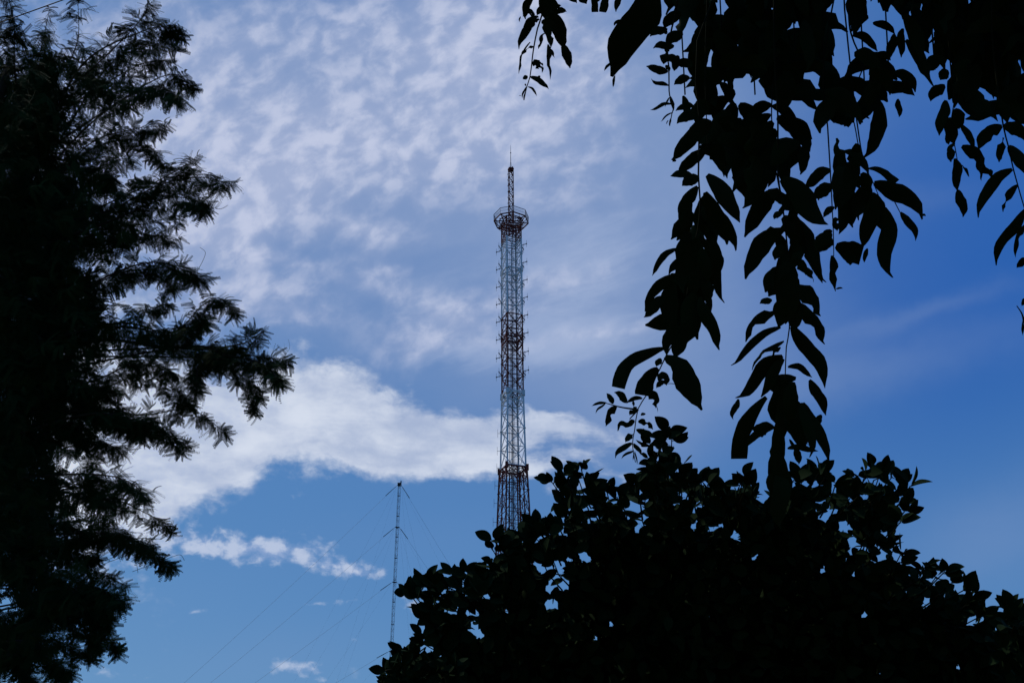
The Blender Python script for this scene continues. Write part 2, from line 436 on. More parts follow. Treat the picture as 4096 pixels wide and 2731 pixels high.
# ------------------------------------------------------------------ the thin guyed mast further off
D2 = 300.0
d_ = ray(1597, 1945); k_ = D2/math.hypot(d_.x, d_.y)
GB = Vector((d_.x*k_, d_.y*k_, 0)); v2 = Vector((GB.x, GB.y, 0)).normalized(); s2 = Vector((v2.y, -v2.x, 0))
mast = empty('guyed_mast', GB)
tag(mast, 'slender pale guyed radio mast standing far off to the left of the big tower', 'mast')
M_mast = mat('mast_steel', (.16, .18, .21), .5, .2)
def HM(y): return HT(y, D2)
zt = HM(1940)
def g3(i, r, z):
    a = rad(100+120*i); return GB + s2*r*math.cos(a) + v2*r*math.sin(a) + Vector((0, 0, z))
for i in range(3):
    mb = MB(); mb.bar(g3(i, .5, .2), g3(i, .5, zt), .075); mb.build('leg', M_mast, mast)
mb = MB(); z = .4; q = 0
while z < zt-1.2:
    for i in range(3):
        mb.bar(g3(i, .5, z), g3(i+1, .5, z+1.1) if q % 2 else g3(i+1, .5, z-0), .03)
        mb.bar(g3(i+(q % 2), .5, z), g3(i+1-(q % 2), .5, z+1.1), .03)
    z += 1.1; q += 1
mb.build('lattice', M_mast, mast)
z = 6
while z < zt:
    mb = MB()
    for i in range(3): mb.bar(g3(i, .52, z), g3(i+1, .52, z), .07, .12)
    mb.build('splice_flange', M_dark, mast)
    z += 6.6
mb = MB()
for i in range(3): mb.bar(g3(i, .62, zt), g3(i+1, .62, zt), .25, .35); mb.bar(g3(i, .62, zt-.8), g3(i, .62, zt+.3), .12)
mb.bar(GB+Vector((0, 0, zt-.3)), GB+Vector((0, 0, zt+.25)), .9, .5); mb.build('mast_head', M_dark, mast)
mb = MB(); mb.tube([GB+s2*.45+Vector((0, 0, zt+.2)), GB+s2*.5+Vector((0, 0, zt+.95))], .2, 8); mb.build('warning_lamp', M_dark, mast)
for lvl, y in enumerate((1947, 2113, 2331, 2606)):
    z = HM(y)
    fr = MB()
    for i in range(3): fr.bar(g3(i, .68, z), g3(i+1, .68, z), .16, .2)
    fr.bar(GB-s2*.8+Vector((0, 0, z)), GB+s2*.8+Vector((0, 0, z)), .12)
    fr.build('guy_bracket', M_dark, mast)
    for (ax, ay, wdt, ins) in ((-98, -25, .045, 1), (78, 20, .045, 1), (-60, 62, .022, 0), (38, 80, .022, 0), (-34, 70, .018, 0), (17, 75, .018, 0), (66, 32, .016, 0)):
        if lvl > 1 and not ins and abs(ax) < 50: continue
        A = GB + s2*(.7 if ax > 0 else -.7) + Vector((0, 0, z)); G = GB + s2*ax + v2*ay
        pts = [A.lerp(G, t/16) - Vector((0, 0, 2.2*math.sin(math.pi*t/16)*(1 if ins else .8))) for t in range(17)]
        gw = MB(); gw.tube(pts, wdt*.5, 4)
        o = gw.build('guy_wire', M_mast, mast)
        if ins:
            gi = MB(); gi.tube([A.lerp(G, .004), A.lerp(G, .035)], .085, 6); o2 = gi.build('insulator', M_dark, o)
# guys are lines a few centimetres thick

# ------------------------------------------------------------------ overhead cable, top left
a, b = P(-60, 113, 6.4), P(262, -3, 6.4); dr = (b-a)
pts = [a+dr*t - Vector((0, 0, .0016*((t-.5)**2))) for t in np.linspace(-14, 15, 59)]
cbm = MB(); cbm.tube(pts, .0036, 8); oc_ = cbm.build('overhead_cable', M_cable, smooth=True)
tag(oc_, 'black overhead cable crossing the top left corner above the feathery tree', 'cable')

# ------------------------------------------------------------------ foliage tools
FN = np.array(F); RN = np.array(R); UN = np.array(U); EN = np.array(EYE)
def PN(x, y, d):
    x = np.asarray(x, float); y = np.asarray(y, float); d = np.asarray(d, float)
    return EN + (FN + RN*((x-2048)/FPX)[..., None] + UN*((1365.5-y)/FPX)[..., None])*d[..., None]
def inpoly(px, py, poly):
    c = np.zeros(len(px), bool); j = len(poly)-1
    for i in range(len(poly)):
        xi, yi = poly[i]; xj, yj = poly[j]
        if yi != yj:
            c ^= ((yi > py) != (yj > py)) & (px < (xj-xi)*(py-yi)/(yj-yi)+xi)
        j = i
    return c
def pdist(px, py, poly):
    best = np.full(len(px), 1e9)
    for i in range(len(poly)):
        x0, y0 = poly[i]; x1, y1 = poly[(i+1) % len(poly)]
        dx, dy = x1-x0, y1-y0; t = np.clip(((px-x0)*dx+(py-y0)*dy)/(dx*dx+dy*dy+1e-9), 0, 1)
        best = np.minimum(best, np.hypot(px-x0-t*dx, py-y0-t*dy))
    return best
class LB:      # batch of quads from templates
    def __init__(s): s.v = []; s.f = []; s.n = 0
    def add(s, v, f):
        s.v.append(v.reshape(-1, 3)); s.f.append(f+s.n); s.n += v.size//3
    def put(s, T, o, d, nrm, sc):
        """place template T (verts, quads) many times: origins o, x-dirs d, approximate normals nrm, scales sc"""
        tv, tf = T; o = np.atleast_2d(o); d = np.atleast_2d(d); nrm = np.atleast_2d(nrm)
        d = d/np.linalg.norm(d, axis=1, keepdims=True)
        y = np.cross(nrm, d); y /= np.linalg.norm(y, axis=1, keepdims=True)+1e-9; z = np.cross(d, y)
        B = np.stack([d, y, z], 1)*np.reshape(sc, (-1, 1, 1))
        v = np.einsum('vi,nij->nvj', tv, B)+o[:, None, :]
        k = len(tv); n = len(o)
        f = (tf[None]+(np.arange(n)*k)[:, None, None]).reshape(-1, 4)
        s.v.append(v.reshape(-1, 3)); s.f.append(f+s.n); s.n += n*k
    def build(s, name, m_, parent, smooth=False):
        return mesh_obj(name, np.concatenate(s.v), np.concatenate(s.f), m_, parent, smooth)
M_leafA = mat('feathery_leaf', (.026, .045, .012), .85, spec=.03, vscale=6, c2=(.016, .03, .009))
M_leafB = mat('big_hanging_leaf', (.024, .042, .012), .8, spec=.04, vscale=9, c2=(.03, .034, .012))
M_leafC = mat('oval_leaf', (.02, .036, .012), .85, spec=.03, vscale=5, c2=(.013, .026, .009))
M_bark = mat('grey_brown_bark', (.05, .04, .03), .95, spec=.03, vscale=12, c2=(.03, .024, .018), bump=.6)
M_twig = mat('green_brown_twig', (.03, .03, .016), .9, spec=.03, vscale=10)
M_fruit = mat('dark_fruit_skin', (.03, .03, .015), .7, spec=.05, vscale=8)
rng = np.random.default_rng(11)
U3 = lambda n, s=1.0: rng.normal(size=(n, 3))*s

# ---- feather leaf template: rachis along x with pairs of comb-like pinnae
def pinna(o, d, L, up, npair, wl, droop, V_, F_):
    d = d/np.linalg.norm(d); sd = np.cross(up, d); sd /= np.linalg.norm(sd)
    for i in range(npair):
        t = (i+.6)/npair; p = o + d*L*t - up*droop*L*t*t
        ln = wl*(.62+.5*math.sin(math.pi*min(1, .2+t*.62)))*.9; hw = L/npair*.45
        for s_ in (-1, 1):
            e = (sd*s_*.93 + d*.36); e /= np.linalg.norm(e)
            k = len(V_)
            V_ += [p-d*hw, p+e*ln*.86-d*hw*.95, p+e*ln+d*hw*.55, p+e*ln*.15+d*hw*1.02]
            F_.append((k, k+1, k+2, k+3))
    k = len(V_); e = sd*L*.006
    a, b = o, o+d*L - up*droop*L
    V_ += [a-e, a+e, b+e, b-e]; F_.append((k, k+1, k+2, k+3))
def feather(seed, npin=5, npair=13):
    r = random.Random(seed); V_ = []; F_ = []; up = np.array([0, 0, 1.])
    for i in range(npin):
        t = .28+.72*(i/(npin-1)); x = np.array([t*.6, 0, -.10*t*t])
        L = .74*(.7+.45*math.sin(math.pi*(.2+.7*i/npin)))*r.uniform(.85, 1.1)
        for s_ in (-1, 1):
            a = rad(r.uniform(55, 88) - 30*i/npin)
            d = np.array([math.cos(a), s_*math.sin(a), r.uniform(-.75, .15)])
            pinna(x, d, L, up, npair, .115, r.uniform(.2, .8), V_, F_)
    k = len(V_); V_ += [np.array(q) for q in ((0, -.008, 0), (0, .008, 0), (.6, .005, -.10), (.6, -.005, -.10))]; F_.append((k, k+1, k+2, k+3))
    return np.array(V_, float), np.array(F_)
FE = [feather(s, 4 if s % 2 else 3, 14) for s in range(5)]
FEd = [feather(s+20, 4, 7) for s in range(3)]       # coarser, for the depth of the crown

def polyline(pts, n=24):
    """smooth curve through points (numpy k x 3)"""
    p = np.array(pts, float); k = len(p)
    if k == 2: 
        t = np.linspace(0, 1, n)[:, None]; return p[0]*(1-t)+p[1]*t
    q = np.vstack([2*p[0]-p[1], p, 2*p[-1]-p[-2]]); out = []
    per = max(2, n//(k-1))
    for i in range(k-1):
        a, b, c, d = q[i:i+4]
        for t in np.linspace(0, 1, per, endpoint=False):
            out.append(.5*((2*b)+(-a+c)*t+(2*a-5*b+4*c-d)*t*t+(-a+3*b-3*c+d)*t**3))
    out.append(p[-1]); return np.array(out)

# ------------------------------------------------------------------ A: feathery-leaved tree on the left
TA = P(-560, 1800, 8.6); TA.z = 0
treeA = empty('feathery_leaved_tree', TA)
tag(treeA, 'tall tree with fine feathery leaves filling the left edge of the view', 'tree')
hub = [np.array(TA)+np.array([.0, .0, 0]), np.array(P(-480, 3000, 8.5)), np.array(P(-330, 2100, 8.3)), np.array(P(-180, 1300, 8.2)), np.array(P(-60, 600, 8.3)), np.array(P(40, 250, 8.4))]
hc = polyline(hub, 30)
mb = MB(); mb.tube([Vector(p) for p in hc], list(np.linspace(.17, .02, len(hc))), 10); mb.build('trunk', M_bark, treeA, True)
def hubat(y):          # point on the trunk nearest photo row y
    zs = [((np.dot(p-EN, UN))/np.dot(p-EN, FN)) for p in hc]
    return hc[int(np.argmin([abs(1365.5-z*FPX-y) for z in zs]))]
UPW = np.array([0, 0, 1.])
def feather_branch(start, tip, d0, d1, spread=110, sag=.1, mids=None, dens=1.0, seed=0, thick=.016, leaf=.135):
    r = np.random.default_rng(seed+100)
    a = np.array(P(*start, d0)); b = np.array(P(*tip, d1))
    pts = [hubat(start[1]+90+r.uniform(-60, 160))+FN*r.uniform(.2, 1.2), a]
    if mids:
        for i, q in enumerate(mids): pts.append(np.array(P(*q, d0+(d1-d0)*(i+1)/(len(mids)+1))))
    else:
        m_ = (a+b)/2 + UPW*np.linalg.norm(b-a)*sag; pts.append(m_)
    pts.append(b)
    c = polyline(pts, 40); n = len(c)
    mb = MB(); mb.tube([Vector(p) for p in c], list(.002+thick*np.linspace(1, 0, n)**1.4), 6)
    lb = LB(); acc = []
    L = np.linalg.norm(np.diff(c, axis=0), axis=1).sum(); px = d1/FPX
    ntw = max(6, int(L/(31*px)*dens))
    for q in range(ntw):
        t = (.30+.70*(q+r.uniform(0, .8))/ntw); i = min(n-2, int(t*(n-1))); p = c[i]
        dr = c[min(n-1, i+1)]-c[i]; dr = dr/np.linalg.norm(dr)
        sp = spread*.68*px*(1.06-t)**.7*r.uniform(.25, .95)
        sd = np.cross(dr, FN); sgn = 1 if q % 2 else -1
        td = dr*r.uniform(.5, 1.0)+sd*sgn*r.uniform(.3, .9)+FN*r.uniform(-.6, .6)-UPW*.12
        td /= np.linalg.norm(td); e = p+td*sp - UPW*sp*.15
        mb.tube([Vector(p), Vector(p+(e-p)*.5+UPW*sp*.05), Vector(e)], [.0035, .0025, .0015], 4)
        nl = max(0, int(sp/(36*px)))
        for j in range(nl+1):
            u = (j+.6)/(nl+1); lp = p+(e-p)*u
            ld = td*.9+sd*r.uniform(-.8, .8)+FN*r.uniform(-.5, .5)-UPW*r.uniform(.0, .7)
            acc.append((lp, ld, leaf*r.uniform(.75, 1.08)*(1-.2*t)))
    for q in range(2):     # tip rosette
        acc.append((c[-1-min(q, 3)], (c[-1]-c[-3])+U3(1)[0]*.35*np.linalg.norm(c[-1]-c[-3]), leaf*.55))
    for k in range(5):
        s_ = [x for i, x in enumerate(acc) if i % 5 == k]
        if s_:
            o = np.array([x[0] for x in s_]); d = np.array([x[1] for x in s_]); sc = np.array([x[2] for x in s_])
            nr = -FN*.55+UPW*.75+U3(len(s_), .38)
            lb.put(FE[k], o, d, nr, sc)
    br = mb.build('branch', M_bark, treeA, True)
    lb.build('foliage', M_leafA, br)
BR = [ # start, tip, spread, mids
 ((150, 420), (345, -10), 90, [(300, 200)]), ((60, 300), (60, -40), 60, None), ((120, 380), (230, 40), 70, None),
 ((300, 330), (628, 25), 60, [(520, 130)]), ((330, 260), (746, 132), 75, [(560, 130), (660, 110)]), ((420, 280), (735, 175), 45, None),
 ((350, 380), (702, 240), 75, [(560, 260)]), ((380, 470), (800, 345), 95, [(600, 330), (700, 300)]), ((380, 480), (755, 392), 80, [(600, 350)]),
 ((330, 600), (682, 506), 75, [(520, 520)]), ((330, 620), (680, 655), 90, [(500, 560), (600, 590)]), ((260, 680), (560, 640), 80, None),
 ((420, 820), (804, 640), 75, [(640, 720)]), ((380, 860), (952, 735), 100, [(640, 740), (800, 710)]), ((400, 900), (855, 832), 105, [(640, 800), (760, 795)]),
 ((350, 950), (752, 888), 90, [(560, 900)]), ((360, 980), (737, 960), 85, None), ((350, 780), (480, 700), 90, None),
 ((400, 1120), (845, 1120), 80, [(600, 1050), (720, 1075)]), ((400, 1130), (733, 1155), 70, [(600, 1080)]),
 ((420, 1300), (979, 1250), 60, [(680, 1330), (800, 1230), (870, 1190)]), ((420, 1310), (848, 1262), 100, [(680, 1340), (760, 1300)]), ((500, 1300), (700, 1215), 90, None),
 ((350, 1370), (1076, 1328), 85, [(640, 1385), (860, 1390), (980, 1370)]), ((350, 1370), (1180, 1438), 85, [(640, 1385), (860, 1400), (1030, 1425)]),
 ((700, 1390), (1150, 1528), 62, [(900, 1420), (1060, 1460)]), ((700, 1392), (1050, 1640), 45, [(850, 1440), (960, 1500), (1020, 1570)]),
 ((790, 1430), (815, 1560), 60, None), ((380, 1520), (745, 1500), 75, [(560, 1440)]), ((380, 1560), (797, 1615), 100, [(560, 1500), (700, 1560)]),
 ((330, 1640), (934, 1728), 90, [(560, 1660), (760, 1640)]), ((330, 1660), (765, 1782), 95, [(540, 1680), (640, 1720)]), ((330, 1640), (600, 1740), 95, None),
 ((250, 1700), (526, 1808), 55, [(400, 1760)]), ((250, 1700), (408, 1852), 65, None), ((300, 1600), (480, 1560), 80, None),
 ((220, 1900), (612, 1988), 85, [(420, 1900), (530, 1935)]), ((220, 1950), (710, 2116), 95, [(420, 1980), (600, 2060)]), ((300, 1950), (520, 2040), 100, None),
 ((200, 2140), (718, 2265), 95, [(380, 2130), (560, 2170)]), ((220, 2160), (640, 2200), 85, None), ((130, 2230), (400, 2235), 55, [(280, 2210)]),
 ((180, 2330), (525, 2335), 60, [(360, 2280)]), ((200, 2360), (519, 2405), 60, [(380, 2350)]), ((200, 2400), (400, 2440), 75, None),
 ((150, 2400), (329, 2525), 55, None), ((220, 2480), (498, 2592), 60, [(380, 2540), (440, 2560)]), ((260, 2380), (450, 2505), 60, [(400, 2420)]), ((300, 2450), (400, 2630), 60, [(380, 2540)]),
 ((80, 2560), (291, 2685), 70, [(190, 2640)]), ((60, 2560), (370, 2610), 70, None), ((20, 2620), (159, 2728), 60, None)]
for i, (s_, t_, sp_, md) in enumerate(BR):
    rr_ = random.Random(i); d0 = rr_.uniform(7.4, 9.0)
    t_ = (t_[0]-32, t_[1])
    feather_branch(s_, t_, d0, d0-rr_.uniform(-.4, .9), sp_, mids=md, seed=i, dens=1.1, thick=.008 if i not in (23, 24) else .018)
polyA = [(-250, 130), (0, 130), (120, 110), (230, 110), (330, 140), (420, 110), (470, 200), (540, 260), (560, 400), (470, 520), (470, 650), (540, 760), (600, 880), (560, 960), (480, 1050), (500, 1160), (560, 1290), (540, 1400),
 (450, 1470), (470, 1600), (480, 1700), (330, 1750), (300, 1850), (400, 1960), (500, 2100), (520, 2200), (330, 2190), (330, 2300), (380, 2400), (330, 2440), (300, 2500), (250, 2560), (150, 2640), (60, 2720), (-250, 2800)]
def fill_feather(poly, n, tmpl, leaf, dlo, dhi, keep, seed):
    r = np.random.default_rng(seed); xs = [p[0] for p in poly]; ys = [p[1] for p in poly]
    x = r.uniform(min(xs), max(xs), n); y = r.uniform(min(ys), max(ys), n)
    k = inpoly(x, y, poly); x, y = x[k], y[k]
    de = pdist(x, y, poly); k = r.uniform(size=len(x)) < keep(x, y, de); x, y = x[k], y[k]
    k = ((x-20)/85)**2+((y-2378)/55)**2 > 1; x, y = x[k], y[k]
    d = r.uniform(dlo, dhi, len(x)); o = PN(x, y, d)
    dd = np.array(R)*r.normal(.7, .6, len(x))[:, None]+FN*r.normal(0, .5, len(x))[:, None]-UPW*r.normal(.25, .45, len(x))[:, None]
    nr = -FN*.4+UPW*.7+r.normal(size=(len(x), 3))*.4
    lb = LB(); w_ = r.integers(0, len(tmpl), len(x)); sc = leaf*r.uniform(.6, 1.1, len(x))
    for q, T in enumerate(tmpl):
        mk = w_ == q
        if mk.any(): lb.put(T, o[mk], dd[mk], nr[mk], sc[mk])
    return lb
cl = lambda q: np.clip(q, 0, 1)
# patchy density so that sky shows in groups of small holes
def patch(x, y, s, ph):
    return .5+.5*np.sin(x/s+ph+1.7*np.sin(y/s*.8+ph))*np.sin(y/s*1.1+2*ph+1.3*np.sin(x/s*.7))
lb = fill_feather(polyA, 9000, FE, .14, 7.2, 9.4, lambda x, y, de: cl(.10+de/300)*(.35+.65*patch(x, y, 58, 1.))*np.where((y < 820) & (x > 200), .62, np.where(x > 330, .75, 1)), 5)
lb2 = fill_feather(polyA, 9500, FEd, .2, 8.4, 10.4, lambda x, y, de: cl(de/240-.2)*(.35+.65*patch(x, y, 70, 4.))*np.where((y < 820) & (x > 200), .35, np.where(x > 330, .4, 1)), 6)
for q in range(len(lb2.v)): lb.add(lb2.v[q], lb2.f[q]-int(sum(v.size//3 for v in lb2.v[:q])))
lb.build('crown', M_leafA, treeA)
# loose bare tendrils
mb = MB()
for pts in ([(800, 990), (822, 1010), (808, 1050), (790, 1082)], [(560, 2200), (548, 2250), (552, 2290)], [(475, 2220), (482, 2245)], [(500, 1010), (490, 1040), (510, 1062)], [(690, 2225), (722, 2218), (738, 2240)]):
    mb.tube([Vector(p) for p in polyline([np.array(P(x, y, 7.6)) for x, y in pts], 10)], .0016, 4)
    mb.tube([Vector(P(pts[0][0]-160, pts[0][1]+60, 7.9)), Vector(P(*pts[-1] if pts[0][0] > 700 else pts[0], 7.6))], .002, 4)
mb.build('tendril', M_twig, treeA)
fr = MB(); fc = P(98, 2400, 7.9); fr.ball(fc, .062, (1, .9, 1.05), 20, 12); fr.tube([fc+Vector((0, 0, .05)), fc+Vector((.03, .02, .28))], .004, 5)
o = fr.build('round_fruit', M_fruit, smooth=True); tag(o, 'smooth round dark fruit beside the small sky gap low in the feathery tree', 'fruit')

# ------------------------------------------------------------------ broad leaf maker
def bleaf(lb, a, b, w, bend=None, nrm=None, blunt=False, ragged=0, seed=0, fold=.18, n=12, ddepth=0.0):
    """a, b: (x, y, depth) photo anchors of base and tip; w full width in photo pixels"""
    r = random.Random(seed)
    dx, dy = b[0]-a[0], b[1]-a[1]; L = math.hypot(dx, dy)+1e-6
    if bend is None: bend = (1 if dx < 0 else -1)*L*.16*min(1, abs(dx)/L*1.3)*r.uniform(.5, 1.2)
    px_, py_ = -dy/L, dx/L; sb = L*r.uniform(-.045, .045)
    T = []; ph = r.uniform(0, 6); ph2 = r.uniform(0, 6); fq = r.uniform(9, 16)
    tilt = r.uniform(.75, 1); offs = r.uniform(-.5, .5)
    dts = r.uniform(-.14, .14); curl = L*r.choice((-.07, -.03, 0, .03, .07)) if L > 60 else 0
    knob = r.random() < .35
    pts = []; V_ = []
    for i in range(n+1):
        t = i/n; q = bend*4*t*(1-t) + sb*math.sin(2*math.pi*t)
        cx_, cy_ = a[0]+dx*t+px_*q, a[1]+dy*t+py_*q
        if blunt: pr = min(1, math.sin(math.pi*min(.5, t*.62+.04))**.7)*(1 if t < .999 else .92)
        else:
            pr = max(0, math.sin(math.pi*min(1, (t*.96+.03))**.86))**.75
            if t > .84: pr = min(pr, .10+(1-t)*1.9)
            if t > .93: pr = .09 if not knob else (.09 if i < n else .02)
        hw = w/2*pr
        el = 1+.06*math.sin(fq*t+ph)+.03*math.sin(2.3*fq*t+ph2); er = 1+.06*math.sin(fq*1.2*t+ph2)+.03*math.sin(2.1*fq*t+ph)
        if ragged:
            b1 = math.sin(t*5.5+ph*2); b2 = math.sin(t*6.5+ph2*3)
            if b1 > .9-ragged: el *= max(.12, 1-2.2*(b1-.9+ragged))
            if b2 > .9-ragged: er *= max(.12, 1-2.2*(b2-.9+ragged))
        if t > .8 and not blunt:
            cq = curl*((t-.8)/.2)**2; cx_ += px_*cq; cy_ += py_*cq
        # local direction for the side vector
        dq = bend*4*(1-2*t); tx, ty = dx+px_*dq, dy+py_*dq; tl = math.hypot(tx, ty)
        sx, sy = -ty/tl, tx/tl
        dep = a[2]+(b[2]-a[2])*t + a[2]*dts*L/FPX*4*t*(1-t)
        fo = fold*hw*a[2]/FPX
        V_ += [PNs(cx_+sx*hw*el, cy_+sy*hw*el, dep+fo+hw*offs*a[2]/FPX), PNs(cx_, cy_, dep), PNs(cx_-sx*hw*er, cy_-sy*hw*er, dep+fo-hw*offs*a[2]/FPX)]
    Fq = []
    for i in range(n):
        k = i*3; Fq += [(k, k+1, k+4, k+3), (k+1, k+2, k+5, k+4)]
    lb.add(np.array(V_), np.array(Fq))
def PNs(x, y, d):
    return EN + (FN + RN*((x-2048)/FPX) + UN*((1365.5-y)/FPX))*d

# ------------------------------------------------------------------ B: tree with long hanging leaves, overhead and right
TBs = Vector((3.4, -1.6, 0))
treeB = empty('drooping_leaved_tree', TBs)
tag(treeB, 'tree with big long drooping leaves hanging in strings from the top right', 'tree')
tr = polyline([np.array([3.4, -1.6, 0]), np.array([3.3, -1.5, 2.2]), np.array([3.0, -1.1, 4.2]), np.array([2.7, -.6, 6.4])], 20)
mb = MB(); mb.tube([Vector(p) for p in tr], list(np.linspace(.17, .05, len(tr))), 12); mb.build('trunk', M_bark, treeB, True)
limb_ends = [(2150, -420, 3.3), (2650, -520, 3.4), (3100, -420, 3.5), (3450, -480, 3.6), (3900, -420, 3.4), (4250, -300, 3.3)]
for i, e in enumerate(limb_ends):
    b = np.array(P(*e)); a = tr[11+i % 4]; m_ = (a+b)/2+np.array([0, 0, .35])
    c = polyline([a, m_, b], 14); mb = MB(); mb.tube([Vector(p) for p in c], list(np.linspace(.055, .012, len(c))), 8)
    mb.build('limb', M_bark, treeB, True)
def cv(org, k): return lambda x, y: (org[0]+x/k, org[1]+y/k)
R4 = cv((2300, 700), 1.3064); R5 = cv((3200, 600), 1.742); R3 = cv((2900, 0), 1.7425); R2 = cv((2000, 0), 2.24)
KK = {R4: 1.3064, R5: 1.742, R3: 1.7425, R2: 2.24}
def spray(name_d, twigs, leaves, dep, limb, seed):
    """one hanging spray: twigs are photo polylines, leaves (conv, x0,y0,x1,y1,w[,opt])"""
    mb = MB()
    e = limb_ends[limb]
    first = True
    for tw in twigs:
        pts = [np.array(P(x, y, dep+.01*i)) for i, (x, y) in enumerate(tw)]
        if first:
            pts = [np.array(P(*e)), np.array(P(tw[0][0]*.5+e[0]*.5, tw[0][1]*.5+e[1]*.5-60, (dep+e[2])/2))]+pts; first = False
        c = polyline(pts, 26); mb.tube([Vector(p) for p in c], list(np.linspace(.0036, .0015, len(c))), 5)
    o = mb.build('hanging_branch', M_twig, treeB, True)
    lb = LB(); r = random.Random(seed)
    for i, q in enumerate(leaves):
        cvt, x0, y0, x1, y1, w_ = q[:6]; op = q[6] if len(q) > 6 else {}
        a = cvt(x0, y0); b = cvt(x1, y1); k = KK[cvt]
        d0 = dep+r.uniform(-.12, .12); L = math.hypot(b[0]-a[0], b[1]-a[1])
        if 'bend' in op: op = dict(op); op['bend'] = op['bend']/k
        bleaf(lb, (*a, d0), (*b, d0+r.uniform(-.3, .3)*L/FPX*3), w_/k*(.9 if w_/k > 50 and L < 400/1 and 'blunt' not in op else 1), seed=seed*100+i, **op)
    lb.build('foliage', M_leafB, o, True)
B_ = dict(blunt=True)
RG = dict(ragged=.3); RG2 = dict(ragged=.6)
def a_(c, *rows): return [(c,)+tuple(r) for r in rows]
T4 = lambda *p: [R4(*q) for q in p]
T5 = lambda *p: [R5(*q) for q in p]
T3 = lambda *p: [R3(*q) for q in p]
T2 = lambda *p: [R2(*q) for q in p]
# small chewed spray, top centre
spray('', [T2((420, -120), (380, 120), (335, 260), (300, 440), (285, 560), (268, 690), (240, 780), (215, 900)), T2((330, 200), (240, 100), (205, 150))],
 a_(R2, (420, 120, 585, 440, 150, dict(bend=-30)), (560, 400, 622, 615, 85, dict(bend=-12)), (350, 170, 150, 430, 75, RG), (345, 150, 225, 330, 90, RG), (420, 150, 445, 440, 80, RG), (430, 400, 450, 720, 55, RG2),
  (270, 380, 160, 660, 34, RG2), (300, 420, 185, 500, 40, RG2), (400, 300, 340, 440, 40, RG), (420, 430, 490, 520, 34, RG2), (300, -20, 215, 170, 75, dict(bend=25)), (215, 90, 320, 190, 50, RG), (410, 60, 330, 140, 60), (480, 100, 598, 112, 62, RG),
  (450, 90, 550, 50, 46), (440, -20, 480, 160, 105), (400, -60, 400, 180, 120), (270, 690, 443, 790, 52, dict(bend=-10)), (250, 780, 330, 862, 22), (240, 775, 200, 885, 18), (238, 790, 212, 905, 10), (250, 690, 205, 712, 42), (300, 540, 385, 650, 55, RG), (285, 560, 350, 620, 60, RG), (330, 545, 385, 600, 26, RG2),
  (345, 680, 350, 702, 30), (235, 765, 225, 770, 30), (185, 150, 180, 200, 14, dict(bend=8)), (370, 200, 500, 300, 90), (380, 240, 470, 380, 60, RG), (190, 860, 168, 862, 5)), 3.2, 0, 1)
# the great leaf and the row of tips along the top edge
spray('', [T2((1300, -300), (1260, -150), (1240, -20), (1150, 145), (1060, 190))],
 a_(R2, (1380, -140, 1025, 700, 315, dict(bend=14, fold=.1)), (1000, 560, 935, 638, 26), (1030, 680, 1013, 785, 24), (1160, 140, 1120, 170, 6), (1075, 180, 1022, 235, 30), (560, -60, 695, 24, 75, dict(bend=-10)), (690, -60, 775, 38, 90),
  (830, -90, 850, 112, 62, B_), (985, -80, 918, 112, 74, B_), (1095, -80, 1033, 108, 60, dict(bend=8)), (900, -100, 860, 30, 90), (1180, -200, 1120, -10, 120)), 3.05, 1, 2)
# twig with small leaves beside the canopy edge
spray('', [T2((1600, -100), (1540, 250), (1500, 460), (1512, 600), (1514, 760), (1520, 860), (1560, 935), (1540, 1020), (1520, 1130))],
 a_(R2, (1500, 440, 1470, 580, 95, RG), (1505, 642, 1312, 590, 78, dict(bend=-8)), (1510, 768, 1352, 718, 40, dict(bend=-6)), (1535, 935, 1348, 993, 34), (1522, 870, 1478, 962, 16), (1524, 865, 1556, 995, 34), (1550, 1010, 1445, 1100, 16), (1530, 1060, 1520, 1135, 18), (1510, 1080, 1488, 1115, 10),
  (1560, 420, 1372, 430, 75), (1500, 270, 1345, 330, 80), (1490, 310, 1430, 250, 50), (1480, 590, 1520, 640, 40), (1560, 560, 1490, 500, 80)), 3.1, 1, 3)
